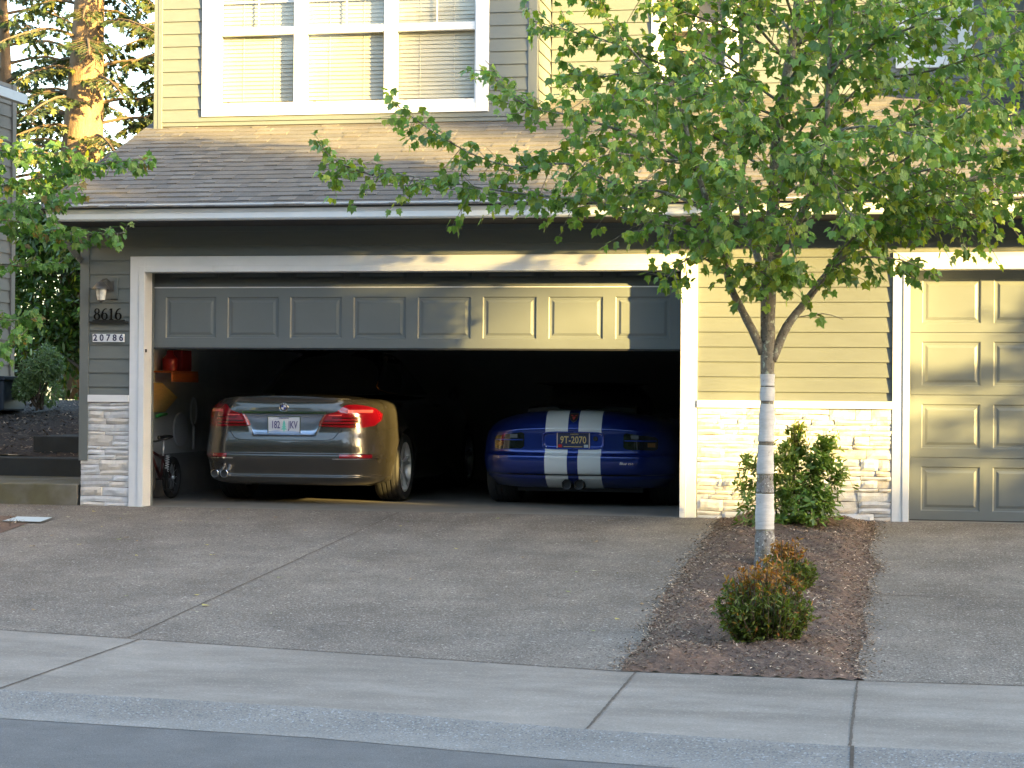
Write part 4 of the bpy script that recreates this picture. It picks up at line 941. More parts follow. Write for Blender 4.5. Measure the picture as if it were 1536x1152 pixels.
p, yb = plate(sal, S, .742, .305, .152, m_plwhite, m_chrome, .004)
hb = MB(); hb.add([(-.15,yb-.0006,.668), (.15,yb-.0006,.668), (.15,yb-.0006,.682), (.08,yb-.0006,.690), (0,yb-.0006,.684), (-.07,yb-.0006,.694), (-.15,yb-.0006,.684)], [(0,1,2,3,4,5,6)]); bl(hb, 'plate_hills', m_sky_pl, p)
tb = MB(); tx = .0; zs = .692
for (w0, z0_, z1_) in ((.030,.700,.730), (.025,.722,.752), (.019,.745,.775), (.012,.765,.793)): tb.add([(tx-w0,yb-.001-(z0_-.7)*.004,z0_), (tx+w0,yb-.001-(z0_-.7)*.004,z0_), (tx,yb-.001-(z0_-.7)*.004,z1_)], [(0,1,2)])
tb.add([(tx-.006,yb-.0009,.684), (tx+.006,yb-.0009,.684), (tx+.006,yb-.0009,.702), (tx-.006,yb-.0009,.702)], [(0,1,2,3)]); bl(tb, 'plate_tree', m_green, p)
ltext('plate_lettering', '182', .098, m_plblue, p, S, -.082, yb-.0025, .742, .60); ltext('plate_lettering', 'JKV', .098, m_plblue, p, S, .086, yb-.0025, .742, .60)
ltext('plate_lettering', 'OREGON', .020, m_plblue, p, S, 0, yb-.0025, .805, 1.1)
# roundel
yE_ = sal.P(0, sal.w_of_z(.905)).y - .010; zR = .908
rb = MB(); rb.lathe([(0,0), (.041,0), (.042,.004), (.042,.012)], (0,yE_,zR), 'y', 36); rd = bl(rb, 'roundel', m_blackm, S, True, 30)
rb = MB(); rb.lathe([(.0385,-.0008), (.0405,-.003), (.0425,-.001), (.0425,.003)], (0,yE_,zR), 'y', 36); rb.lathe([(.0235,-.0008), (.0245,-.0022), (.0255,-.0008)], (0,yE_,zR), 'y', 36); bl(rb, 'roundel_ring', m_chrome, rd, True)
for qd, mm in (((0,90), m_plwhite), ((90,180), None), ((180,270), m_plwhite), ((270,360), None)):
    q = MB(); V = [(0,yE_-.0008,zR)] + [(.0235*math.cos(R(a)), yE_-.0008, zR+.0235*math.sin(R(a))) for a in np.linspace(qd[0], qd[1], 10)]
    q.add(V, [(0,)+tuple(range(1,11))]); bl(q, 'roundel_quarter', mm or m_blue2, rd)
for ch, an in (('B',130), ('M',90), ('W',50)): 
    l = root_loc(S); ca = R(an-90)
    text('roundel_letter', ch, .016, m_plwhite, rd, lambda a, b_, c, ca=ca, an=an: (l[0]+.0325*math.cos(R(an))+a*math.cos(ca)-b_*math.sin(ca), l[1]+yE_-.001-c, l[2]+zR+.0325*math.sin(R(an))+a*math.sin(ca)+b_*math.cos(ca)), .0004)
# boot lip spoiler, exhausts, lower skirt, badge
q = sal.patch(lambda x: 1.005+.0*x, lambda x: .996, -.62, .62, .004, 40, 2)
bl(q, 'lip_spoiler', m_bronze, S, True)
eb = MB()
for x_ in (-.655,-.565):
    eb = MB(); eb.lathe([(.030,.02), (.031,-.02), (.034,-.026), (.039,-.022), (.040,.15), (.0,.15)], (x_, .035, .285), 'y', 24); e_ = bl(eb, 'exhaust_tip', m_chrome, S, True, 40)
    eb = MB(); eb.lathe([(.0,0), (.030,0)], (x_, .030, .285), 'y', 20); bl(eb, 'exhaust_bore', m_black, e_)
for x_ in (-.785, .785):
    for y_ in (1.12, 4.06): wheel(S, x_, y_, .33, .25, .238, 5, m_alloy)
for x_ in (-.96,.96): mb = MB(); mb.lathe([(0,-.09), (.045,-.07), (.06,0), (.05,.06), (0,.08)], (x_,3.0,1.03), 'y', 16); bl(mb, 'wing_mirror', m_black, S, True)

# --- blue sports car
K = thing('parked_sports_car', 'low blue sports car with two white stripes on the right side of the garage', 'car', (1.335, 1.0, 0))
rows = [(.165,.36,.74,.90,.36,.42,.12,4.3), (.18,.24,.84,.93,.38,.42,.12,4.4), (.22,.15,.86,.93,.38,.42,.12,4.45), (.27,.085,.895,.945,.38,.42,.12,4.45), (.300,.075,.905,.95,.38,.42,.12,4.45), (.312,.040,.91,.952,.38,.42,.12,4.45),
 (.36,.012,.918,.955,.38,.42,.12,4.45), (.43,.0,.924,.96,.38,.42,.12,4.42), (.475,.004,.926,.962,.38,.42,.12,4.4), (.495,.030,.926,.963,.38,.42,.12,4.38), (.52,.045,.926,.964,.38,.42,.125,4.35),
 (.60,.050,.922,.964,.38,.42,.13,4.3), (.68,.052,.914,.96,.38,.43,.135,4.25), (.725,.050,.905,.955,.38,.44,.14,4.2), (.752,.058,.895,.95,.39,.45,.145,4.15), (.80,.080,.875,.93,.41,.46,.15,4.1),
 (.850,.115,.83,.90,.43,.46,.15,4.0), (.885,.165,.76,.86,.44,.44,.15,3.9), (.902,.235,.67,.79,.42,.40,.14,3.8), (.906,.42,.55,.72,.40,.36,.12,3.7)]
def k_dent(x, z):
    d = 0
    if .53 < z < .715:
        r_ = .05; ex = max(0, abs(x)-(.287-r_)); ez = max(0, abs(z-.622)-(.078-r_)); e = (r_ - math.hypot(ex, ez))/.012; d = .024*max(0, min(1, e))
    return d
vip = Car(rows, drop=lambda x, z: (.065*max(0, min(1, (z-.60)/.30)))*(abs(x)/.8)**2, dent=k_dent, sub=6, face_rows=18)
vip.body('body', m_blue, K, [(.90,.34), (3.3,.34)], .375, .60)
b = MB(); b.box(-.60,.60,.5,4.2,.13,.30); bl(b, 'underbody', m_black, K)
lp_ = MB()
V = []; F = []
for i in range(41):
    x_ = lerp(-.52, .52, i/40); a = abs(x_); z_ = .925 + (.022 if a > .18 else 0)*min(1, (a-.18)/.05 if a > .18 else 0) - .07*max(0, a-.30)**1.3*2
    y_ = .52 + .10*(x_/.6)**2
    V += [(x_, y_, .84), (x_, y_-.01, z_-.02), (x_, y_+.02, z_), (x_, y_+.30, z_+.01), (x_, y_+.5, .84)]
for i in range(40):
    for k in range(4): p_ = i*5+k; F.append((p_, p_+5, p_+6, p_+1))
link_local('rear_deck_lip', V, F, m_black, K, True, 40)
cab = Car([(.90,.85,.48,.60,.25,.3,.1,2.7), (1.0,.98,.46,.57,.25,.28,.1,2.5), (1.10,1.2,.42,.52,.22,.25,.1,2.2), (1.16,1.45,.34,.42,.2,.2,.05,1.9), (1.165,1.6,.1,.15,.08,.1,0,1.8)], sub=3)
n = len(cab.ts()); V = [tuple(cab.P(t, w/3)) for w in range(13) for t in cab.ts()]; F = [(i*n+k, i*n+(k+1)%n, (i+1)*n+(k+1)%n, (i+1)*n+k) for i in range(12) for k in range(n)] + [tuple(12*n+k for k in range(n))]
link_local('soft_top', V, F, m_black, K, True)
for sg in (-1,1):
    def zt(x, c=.705): a = (abs(x)-.465)/(.765-.465); return c - .035*a - .02*(1-min(1, min(a, 1-a)/.10))**2
    def zb2(x): a = (abs(x)-.465)/(.765-.465); return .545 - .012*a + .02*(1-min(1, min(a, 1-a)/.10))**2
    q = vip.patch(zt, zb2, .465*sg, .765*sg, .004, 30, 10); tl_ = bl(q, 'tail_light', m_dkglass, K, True, 50)
    q = vip.patch(lambda x: .632, lambda x: .620, .475*sg, .755*sg, .006, 20, 1, edge=False); bl(q, 'lamp_divider', m_blue2, tl_, True)
    q = vip.patch(lambda x: .685, lambda x: .645, .53*sg, .60*sg, .006, 8, 2, edge=False); bl(q, 'lamp_segment', mat('smoked lens', (.12,.13,.15), .15, coat=1), tl_, True)
    q = vip.patch(lambda x: .605, lambda x: .565, .68*sg, .745*sg, .006, 8, 2, edge=False); bl(q, 'lamp_segment', mat('amber lens', (.22,.10,.03), .2), tl_, True)
# recess panel painted plain blue, raised rim
mbq = MB()
for i in range(41):
    for k in range(13):
        z_ = lerp(.546,.698,k/12); r_ = .042; ez = max(0, abs(z_-.622)-(.076-r_)); hx = .281 - r_ + math.sqrt(max(0, r_*r_-ez*ez)); x_ = lerp(-hx,hx,i/40); p_ = vip.P(vip.t_of_x(x_, z_), vip.w_of_z(z_)); mbq.V.append((p_.x,p_.y-.002,p_.z)); mbq.C.append((1,1,1))
mbq.F = [(i*13+k, i*13+13+k, i*13+14+k, i*13+k+1) for i in range(40) for k in range(12)]
bl(mbq, 'plate_recess', m_blue2, K, True)
rr = arcpts([(0,.546),(.20,.546),(.262,.553),(.283,.575),(.283,.665),(.265,.692),(.20,.699),(0,.699)], 5); rm = MB()
for sg in (-1,1): rm.tube([tuple(vip.P(vip.t_of_x(a*sg, c), vip.w_of_z(c)) + Vector((0,-.006 + (.0),0))) for a, c in rr], .006, 6)
bl(rm, 'recess_rim', m_blue2, K, True)
p, yb = plate(vip, K, .622, .295, .142, m_plblack, mat('brass plate frame', (.75,.6,.5), .35, metal=.3), .004)
ltext('plate_lettering', '9T-2070', .092, m_yellow, p, K, 0, yb-.0025, .625, .78); ltext('plate_lettering', 'OREGON', .016, m_yellow, p, K, .01, yb-.0025, .681, 1.1)
q = MB(); q.box(-.14,-.105,yb-.002,yb,.558,.585); bl(q, 'plate_sticker', m_redp, p); q = MB(); q.box(.10,.14,yb-.002,yb,.558,.585); bl(q, 'plate_sticker', m_lid, p)
q = MB(); q.box(-.09,.085,yb-.0015,yb,.562,.568); bl(q, 'plate_line', m_yellow, p)
q = MB(); yy = vip.P(vip.t_of_x(.20,.64), vip.w_of_z(.64)).y; q.lathe([(0,-.004), (.020,-.004), (.024,.0), (.024,.01)], (.205, yy-.002, .640), 'y', 24); bl(q, 'boot_lock', m_black, K, True, 30)
# shield badge on the deck between the stripes
def badge(pts, mm, off, name, par):
    q = MB(); V = []
    for (x_, z_) in pts: V.append(tuple(vip.Pn(vip.t_of_x(x_, z_), vip.w_of_z(z_), off)))
    q.add(V, [tuple(range(len(V)))]); return bl(q, name, mm, par)
sh = [(-.042,.865), (-.036,.872), (.036,.872), (.042,.865), (.040,.832), (.026,.802), (0,.786), (-.026,.802), (-.040,.832)]
bd = badge(sh, m_pewter, .005, 'shield_badge', K); cz = .832
badge([(a*.86, cz+(c-cz)*.86) for a, c in sh], m_black, .006, 'badge_field', bd)
for pts in ([(-.028,.856), (-.006,.850), (-.008,.842), (-.026,.846)], [(.028,.856), (.026,.846), (.008,.842), (.006,.850)], [(-.016,.838), (.016,.838), (.010,.822), (0,.806), (-.010,.822)]):
    badge(pts, mat('dull badge red', (.35,.05,.04), .4), .007, 'badge_mark', bd)
ysc = vip.P(vip.t_of_x(.50,.40), vip.w_of_z(.40)).y
l = root_loc(K); text('script_badge', 'Blue cat', .036, m_chrome, K, lambda a, b_, c: (l[0]+.50+a+.25*b_, l[1]+vip.P(vip.t_of_x(min(.60,max(.40,.50+a)),.415), vip.w_of_z(.415)).y-.004-c, .415+b_), .001, 1.05)
q = MB(); 
for sg in (-1,1):
    seam_on(vip, [(x_*sg,.306) for x_ in [.0+.62*i/20 for i in range(21)]], off=.004, w=.012, mb=q)
bl(q, 'valance_slot', m_black, K)
for x_ in (-.058,.058):
    eb = MB(); bo = MB(); eb.lathe([(.036,.02), (.038,-.03), (.046,-.034), (.050,-.02), (.050,.22), (0,.22)], (x_, .08, .215), 'y', 8, a0=R(22.5)); bo.lathe([(0,0), (.037,0)], (x_, .085, .215), 'y', 12)
    e_ = bl(eb, 'exhaust_tip', m_blackm, K, True, 30); bl(bo, 'exhaust_bore', m_black, e_)
for x_ in (-.78, .78):
    for y_ in (.90, 3.3): wheel(K, x_, y_, .33, .28, .22, 3, m_alloy, False)

# ------------------------------------------------------------ things in the garage
B = thing('childs_bicycle', 'small child bicycle with black saddle and white coil spring against the left garage wall', 'bicycle', (-2.70, 1.1, 0))
def torus(mb, c, r, rr, n=40, m_=8):
    V = []; F = []
    for i in range(n):
        a = 2*math.pi*i/n
        for k in range(m_):
            q = 2*math.pi*k/m_; V.append((c[0]+rr*math.sin(q), c[1]+(r+rr*math.cos(q))*math.cos(a), c[2]+(r+rr*math.cos(q))*math.sin(a)))
    for i in range(n):
        for k in range(m_): F.append((i*m_+k, ((i+1)%n)*m_+k, ((i+1)%n)*m_+(k+1)%m_, i*m_+(k+1)%m_))
    mb.add(V, F)
for yy in (1.40, .72):
    q = MB(); torus(q, (-2.70, yy, .205), .174, .033); w_ = q.build('wheel', m_rubber, B, True)
    q = MB(); torus(q, (-2.70, yy, .205), .150, .008); q.lathe([(0,-.03), (.018,-.03), (.018,.03), (0,.03)], (-2.70, yy, .205), 'x', 12)
    for k in range(12): a = 2*math.pi*k/12; q.tube([(-2.70+.015*(-1)**k, yy, .205), (-2.70, yy+.148*math.cos(a), .205+.148*math.sin(a))], .0015, 4)
    q.build('rim', m_alloy, w_, True)
q = MB(); m_frame = mat('bicycle frame paint', (.05,.012,.012), .35, metal=.3)
q.tube([(-2.70,1.40,.205), (-2.70,1.10,.20), (-2.70,1.16,.42)], .012, 8); q.tube([(-2.70,1.10,.20), (-2.70,.86,.44)], .015, 8); q.tube([(-2.70,1.16,.40), (-2.70,.87,.47)], .014, 8); q.tube([(-2.70,1.40,.205), (-2.70,1.17,.38)], .009, 6); q.tube([(-2.70,.72,.205), (-2.70,.85,.42), (-2.70,.88,.54)], .012, 8)
q.build('frame', m_frame, B, True)
q = MB(); q.tube([(-2.70,1.16,.40), (-2.70,1.19,.58)], .010, 8); q.build('seat_post', m_alloy, B, True)
q = MB(); V = []; F = []
for i in range(11):
    t = i/10; y_ = lerp(1.04, 1.27, t); w = lerp(.014, .065, t**1.6); z_ = .585 + .02*t + .015*(1-t)**2; h = .022
    for k in range(10): a = 2*math.pi*k/10; V.append((-2.70+w*math.cos(a), y_, z_+h*math.sin(a)))
F = [(i*10+k, i*10+(k+1)%10, i*10+10+(k+1)%10, i*10+10+k) for i in range(10) for k in range(10)] + [tuple(range(10))[::-1], tuple(100+k for k in range(10))]
q.add(V, F); q.build('saddle', m_black, B, True, 50)
q = MB(); hel = [(-2.665+.016*math.cos(a), 1.17+.02*a/30+.016*math.sin(a), .27+.16*a/44) for a in np.linspace(0, 44, 180)]; q.tube(hel, .005, 5); q.build('coil_spring', mat('white spring paint', (.7,.7,.7), .4), B, True)
q = MB(); q.tube([(-2.86,.86,.60), (-2.74,.87,.57), (-2.66,.87,.57), (-2.54,.86,.60)], .010, 8); q.tube([(-2.70,.88,.52),(-2.70,.87,.57)], .012, 8); q.build('handlebar', m_blackm, B, True)
q = MB(); q.tube([(-2.78,1.10,.20), (-2.62,1.10,.20)], .010, 6); q.box(-2.66,-2.645,1.07,1.13,.10,.30); q.box(-2.64,-2.57,1.08,1.12,.09,.11); q.box(-2.83,-2.76,1.08,1.12,.29,.31); q.build('pedals', m_blackm, B)

sh_ = thing('wall_shelf', 'short orange brown wooden shelf high on the left garage wall', 'shelf', (-2.85, 1.85, 1.15))
q = MB(); q.box(-2.915, -2.72, 1.45, 2.18, 1.23, 1.25); q.build('shelf_board', m_wood, sh_, bevel=.003)
q = MB(); q.box(-2.735, -2.715, 1.45, 2.18, 1.14, 1.2295); q.build('shelf_front', m_wood, sh_, bevel=.003)
c = MB(); c.lathe([(0,0), (.07,0), (.075,.02), (.075,.12), (.04,.16), (.03,.20), (0,.20)], (-2.81,1.62,1.25), n=20); tag(c.build('red_container', m_redp, None, True, 40), 'rounded red plastic container on the nearer end of the wooden shelf', 'container')
c = MB(); c.box(-2.90,-2.74,1.78,2.05,1.252,1.46); tag(c.build('storage_box', mat('dark red board', (.22,.01,.015), .6), bevel=.01), 'dark red box standing on the wooden garage shelf', 'box')
c = MB(); c.prism([(1.20,.84), (1.70,.84), (2.05,.985), (1.62,1.13), (1.20,1.13)], lambda a, z_: (-2.915, a, z_), lambda a, z_: (-2.885, a, z_)); tag(c.build('pointed_board', m_tan, bevel=.006), 'yellow wooden board with pointed tip hanging below the shelf', 'board')
hd = thing('garden_tool', 'green handled tool hanging under the pointed yellow board', 'hand tool', (-2.88, 1.6, .82))
c = MB(); c.tube([(-2.88,1.45,.80), (-2.88,1.55,.812), (-2.88,1.72,.82)], [.014,.018,.014], 10); c.build('handle', m_grass, hd, True)
c = MB(); c.tube([(-2.88,1.72,.82), (-2.88,1.78,.823)], [.008,.005], 8); c.build('tip', m_alloy, hd, True)
c = MB(); c.prism(ell(2.18, .66, .20, .17, 0, 360, 28)[:-1], lambda a, z_: (-2.915, a, z_), lambda a, z_: (-2.895, a, z_)); tag(c.build('oval_patch', m_greyb, bevel=.004), 'pale grey oval patch flat on the left garage wall', 'board')  # pale oval slab laid flat on the wall
rk = thing('racket', 'dark racket hanging on the garage wall beside the oval patch', 'racket', (-2.88, 2.5, .8))
c = MB(); P_ = [(-2.885, a, z_) for a, z_ in ell(2.52, .84, .085, .14, 0, 360, 28)]; c.tube(P_, .010, 6, cap=False); c.tube([(-2.885,2.52,.70), (-2.885,2.52,.45)], .013, 8); c.build('racket_frame', m_greyb, rk, True)
c = MB()
for i in range(-4,5): c.tube([(-2.885,2.52+i*.018,.84-.13*math.sqrt(1-(i/4.9)**2)), (-2.885,2.52+i*.018,.84+.13*math.sqrt(1-(i/4.9)**2))], .0015, 3)
for i in range(-6,7): c.tube([(-2.885,2.52-.08*math.sqrt(1-(i/6.9)**2),.84+i*.019), (-2.885,2.52+.08*math.sqrt(1-(i/6.9)**2),.84+i*.019)], .0015, 3)
c.build('racket_strings', m_plwhite, rk)
# ------------------------------------------------------------ street maple
ML = 'slender maple street tree with pale wrapped trunk in the mulch bed between the driveways'
T1 = thing('maple_tree', ML, 'tree', (3.37, -3.05, -.13))
tr = MB(); P = smooth_path(TRUNK, 4); n = len(P)
def tr_r(z): return pw([(-.2,.088),(-.1,.077),(.1,.063),(.5,.056),(1.1,.046),(1.3,.050),(1.7,.053),(2.1,.047),(3,.038),(4,.026),(5.7,.008)])(z)
tr.tube(P, [tr_r(p.z) for p in P], 18, wob=.05)
LR = [(.034,.010), (.036,.010), (.034,.009), (.030,.009)]
lv = Leaves(); br = MB()
for L_, (ra_, rb_) in zip(LIMBS, LR):
    Q = smooth_path(L_, 4); tr.tube(Q, [lerp(ra_, rb_, (i/(len(Q)-1))**.8) for i in range(len(Q))], 10, wob=.08)
tr.build('trunk', m_bark, T1, True)
for s_ in SPRAYS: leafy_spray(lv, br, s_, r0=.011, step=.055, nleaf=(6,10), leaf=(.046,.076))
for L_ in LIMBS: leafy_spray(lv, br, L_[3:], r0=.004, step=.06, start=.0)
leafy_spray(lv, br, TRUNK[8:], r0=.004, step=.06, start=.0)
leafy_spray(lv, br, FEW[0], r0=.004, step=.30, tl=(.04,.08), nleaf=(2,3), start=0); leafy_spray(lv, br, FEW[1], r0=.003, step=.09, tl=(.04,.10), nleaf=(3,4), start=.4)
# fill of the crown: boughs leaving the leader at all sides
rs = random.Random(11); k = 0
for z_ in np.arange(2.2, 5.6, .10):
    az = k*2.399 + rs.uniform(-.3,.3); k += 1
    px = pw([(2,3.38),(3,3.45),(4,3.57),(5.6,3.63)])(z_); Lh = (1.75 if z_ < 4.2 else 1.75*(6.0-z_)/1.8)*rs.uniform(.6,1)
    d = Vector((math.cos(az), math.sin(az), 0)); 
    if d.y > .3: Lh = min(Lh, 1.5)
    if d.x < -.3 and z_ < 4.0: Lh *= .8
    up = rs.uniform(.25,.6); p0 = Vector((px, -3.0, z_))
    leafy_spray(lv, br, [p0, p0 + d*Lh*.35 + Vector((0,0,up*Lh*.45)), p0 + d*Lh*.7 + Vector((0,0,up*Lh*.75)), p0 + d*Lh + Vector((0,0,up*Lh*.8))], r0=.012, step=.08, nleaf=(6,9), leaf=(.046,.076))
br.build('branches', m_bark, T1, True)
lv.build('crown', m_leaf, T1, 'maple'); print('maple leaves', len(lv.P))
wr = MB()
def wseg(z0, z1, d, name, m):
    wr = MB(); Q = [p for p in smooth_path(TRUNK, 60) if z0 <= p.z <= z1]; wr.tube(Q, [tr_r(p.z)+d+.002*math.sin(p.z*37) for p in Q], 24, wob=.02)
    return wr.build(name, m, T1, True)
for a, c, d in ((1.122,1.205,.004), (1.008,1.116,.004), (.722,1.0,.005), (.50,.712,.004), (.11,.37,.005)): wseg(a, c, d, 'trunk_wrap', m_wrap)
wseg(.37, .50, .002, 'bare_bark', m_barkw); wseg(-.17, .11, .002, 'bare_bark', m_barkw)

# ------------------------------------------------------------ vine maple reaching in from the left
T2 = thing('vine_maple', 'vine maple with fresh green leaves reaching in front of the left eave', 'tree', (-4.6, -1.7, -.1))
lv = Leaves(); br = MB()
tk = MB()
for e in (LM[0][0], LM[2][0]):
    tk.tube(smooth_path([(-4.6,-1.7,-.12), (-4.55,-1.7,.8), (-4.3,-1.65,1.7), e], 4), [.05,.047,.045,.042,.04,.037,.034,.03,.027,.024,.02,.017,.015][:13], 8)
tk.tube(smooth_path([(-4.55,-1.7,.6), (-4.7,-1.9,1.8), (-4.9,-2.0,3.2), (-4.6,-1.9,4.2)], 4), [.045]*4+[.035]*4+[.02]*5, 8)
tk.build('trunk', m_bark, T2, True)
def vcol():
    c = ru(.8,1.45); y = random.random()
    if y < .05: return (c*2.0, c*.75, c*.9)
    if y < .15: return (c*1.4, c*1.1, c*.9)
    return (c, c*1.05, c)
for s_ in LM: leafy_spray(lv, br, s_, r0=.012, step=.045, tl=(.10,.30), leaf=(.050,.08), nleaf=(5,8), colf=vcol, droop=.15)
br.build('branches', m_bark, T2, True); lv.build('crown', m_leaf2, T2, 'maple')

# ------------------------------------------------------------ shrubs
def shrub(name, label, loc, build, group=None):
    t = thing(name, label, 'shrub', loc, group); lv = Leaves(); st_ = MB(); build(lv, st_, Vector(loc)); return t, lv, st_
def rosette(lv, p, up, n, sz, colf, spread=.9):
    a0 = ru(0, 6.28); up = up.normalized(); x = up.orthogonal().normalized(); y = up.cross(x)
    for i in range(n):
        a = a0 + i*2.4; d = x*math.cos(a) + y*math.sin(a)
        lv.add(tuple(p + up*ru(-.03,.03)), tuple(d*spread + up*ru(.0,.7) + rvec(.1)), tuple(up + rvec(.2)), sz*ru(.7,1.15), colf())
S1 = thing('pieris_shrub', 'tall airy evergreen shrub with drooping yellow green tips by the stone wall', 'shrub', (3.45, -.85, -.05)); lv = Leaves(); st_ = MB()
def gcol():
    c = ru(.6,1.35); return (c*ru(.85,1.2), c, c*.9) if random.random() > .06 else (c*1.3, c*1.2, c*.9)
for (tx, ty, tz, sp_, nn) in ((3.15,-.95,.12,.13,22), (3.06,-.9,.30,.08,12), (3.12,-.85,.48,.09,14), (3.3,-.8,.35,.15,34), (3.45,-.85,.30,.20,50), (3.40,-.8,.55,.11,30), (3.48,-.8,.62,.09,22), (3.65,-.85,.30,.16,44), (3.68,-.85,.55,.10,26), (3.72,-.8,.66,.07,20), (3.80,-.85,.42,.07,18), (3.55,-1.0,.12,.16,34), (3.40,-1.0,.10,.13,26), (3.73,-.9,.15,.10,20), (3.60,-.8,.45,.11,26), (3.46,-.75,.76,.05,8)):
    b0 = Vector((3.45+ru(-.12,.12), -.85+ru(-.08,.08), -.06)); e = Vector((tx, ty, tz)); md = b0.lerp(e, .5) + rvec(.03)
    st_.tube([b0, md, e], [.010,.007,.003], 5)
    for _ in range(int(nn*1.9)):
        p = e + Vector((random.gauss(0, sp_*.55), random.gauss(0, sp_*.6), random.gauss(0, sp_*.6)))
        if p.z < .0: p.z = ru(.0,.08)
        if p.y > -.12: p.y = -.15
        rosette(lv, p, Vector(((p.x-3.45)*1.2, (p.y+.85)*1.0, .6)) + rvec(.3), 7, .062, gcol)
def ycol(): c = ru(.9,1.5); return (c*2.0, c*1.35, c*.8)
for (tx, tz) in ((3.44,.83), (3.49,.87), (3.52,.80), (3.42,.74), (3.55,.72), (3.47,.68)):
    p0 = Vector((3.46,-.8,.55)); e = Vector((tx,-.82,tz)); st_.tube([p0, p0.lerp(e,.6)+Vector((0,0,.03)), e], [.005,.004,.002], 5)
    for q in range(14):
        c0 = e + Vector((ru(-.03,.03), ru(-.03,.03), -ru(0,.10)))
        for _ in range(3): lv.add(tuple(c0), (ru(-.5,.5), ru(-.5,.5), -1.), (1,ru(-1,1),.2), ru(.022,.04), ycol())
for _ in range(240):
    c0 = Vector((3.40+random.gauss(0,.05), -1.0+random.gauss(0,.03), .45+random.gauss(0,.12))); lv.add(tuple(c0), (ru(-.5,.5), ru(-.5,.5), -1.), (1,ru(-1,1),.2), ru(.02,.035), (lambda c: (c*1.5, c*1.15, c*.9))(ru(.8,1.2)))
st_.build('stems', m_stem2, S1, True); lv.build('foliage', m_pieris, S1, 'lance')
def nandina(label, cx, cy, z0, w, h, n, seed, red):
    t = thing('nandina_shrub', label, 'shrub', (cx, cy, z0), 'low rounded shrubs with orange tips'); lv = Leaves(); sb = MB(); rs = random.Random(seed); random.seed(seed)
    for _ in range(n):
        a = rs.uniform(0, 6.28); r_ = math.sqrt(rs.random()); ht = h*(1 - .55*r_**2)*rs.uniform(.68,1.18); f = rs.random()
        base = Vector((cx+.25*w*r_*math.cos(a), cy+.25*w*r_*math.sin(a), z0)); tip = Vector((cx+.5*w*r_*math.cos(a), cy+.5*w*r_*math.sin(a), z0+ht)); sb.tube([base, base.lerp(tip,.5)+rvec(.008), tip], [.004,.003,.0015], 4, cap=False)
        for q in range(11):
            tt = rs.uniform(.12, 1.); p = base.lerp(tip, tt) + rvec(.012)
            hi = max(0, (p.z-z0)/h - .62)/.38
            for _ in range(5):
                d = rvec(.6) + Vector((.3*math.cos(a), .3*math.sin(a), .25))
                c = ru(.55,1.3)
                col = (c*.95, c*.95, c*.85) if rs.random() > hi*red*1.3 + .07 else (c*ru(1.9,2.9), c*ru(.75,1.15), c*1.1)
                lv.add(tuple(p), tuple(d), tuple(rvec(.6)+Vector((0,0,.8))), ru(.022,.038), col)
    sb.build('stems', m_stem2, t); lv.build('foliage', m_nandina, t, 'lance')
nandina('low rounded shrub nearest the pavement, dark green below with dull orange tips', 3.56, -6.12, -.33, .54, .47, 240, 5, 1.3)
nandina('smaller bright orange tipped shrub just behind the lowest shrub at the trunk foot', 3.58, -4.25, -.24, .36, .34, 150, 9, 1.2)
random.seed(21)
# ------------------------------------------------------------ background left
def bushball(name, label, cat, c, rx, ry, rz, n, leaf, m, colf, kind='lance', trunk=None, group=None, lumps=9, shell=.35):
    t = thing(name, label, cat, (c[0], c[1], c[2]-rz if trunk is None else trunk), group); lv = Leaves(); sb = MB(); L_ = []
    for i in range(lumps):
        a = ru(0, 6.28); e = ru(-.8,1); r_ = ru(.35,.8); L_.append((Vector((c[0]+rx*r_*math.cos(a)*math.sqrt(1-e*e*.6), c[1]+ry*r_*math.sin(a)*math.sqrt(1-e*e*.6), c[2]+rz*e*.72)), ru(.3,.55)))
    base = Vector((c[0], c[1], (c[2]-rz) if trunk is None else trunk))
    for (q, s_) in L_: sb.tube([base + rvec(.03), base.lerp(q,.5) + Vector((ru(-.1,.1)*rx,0,.05*rz)), q], [.035*rx+.005, .02*rx+.003, .003], 6)
    for i in range(n):
        q, s_ = random.choice(L_); d = rvec(1).normalized(); r_ = s_*(1-shell*random.random()**1.5)
        p = q + Vector((d.x*rx*r_, d.y*ry*r_, d.z*rz*r_)); cc = colf()
        lv.add(tuple(p), tuple(d + Vector((0,0,-.3)) + rvec(.6)), tuple(d + Vector((0,0,.6)) + rvec(.5)), ru(*leaf), cc)
    sb.build('stems', m_stem2, t, True); lv.build('foliage', m, t, kind); return t
def greyg(): c = ru(1.0,2.1); return (c*1.35, c*1.1, c*1.7)
bushball('evergreen_shrub', 'rounded grey green shrub on the bank left of the house corner', 'shrub', (-5.72,5.0,1.22), .31,.30,.36, 5200, (.03,.06), m_bush, greyg, group=None, trunk=.85)
bushball('evergreen_shrub', 'narrow dark green shrub against the side wall behind the steps', 'shrub', (-4.95,5.6,1.35), .16,.3,.5, 2600, (.03,.06), m_bush, lambda: (lambda c: (c*.9,c,c*.8))(ru(.5,1.1)), trunk=.85)
bn = thing('storage_bin', 'dark blue plastic bin beside the neighbouring wall at left', 'bin', (-6.4,5.0,.85)); q = MB(); q.box(-7.0,-6.03,4.7,5.3,.80,1.16); q.build('bin_body', m_bin, bn, bevel=.02); q = MB(); q.box(-7.02,-6.01,4.68,5.32,1.16,1.21); q.build('bin_lid', m_bin, bn, bevel=.01)
kb = MB(); kb.box(-5.3,-4.2,6.8,7.0,.8,1.0); tag(kb.build('landscape_timber', m_conc, bevel=.01), 'low grey edging block across the back of the bark bank', 'edging')
NH = thing('neighbour_house', 'tan lap sided house cut off by the left edge of the picture', 'house', (-9, 1, .2))
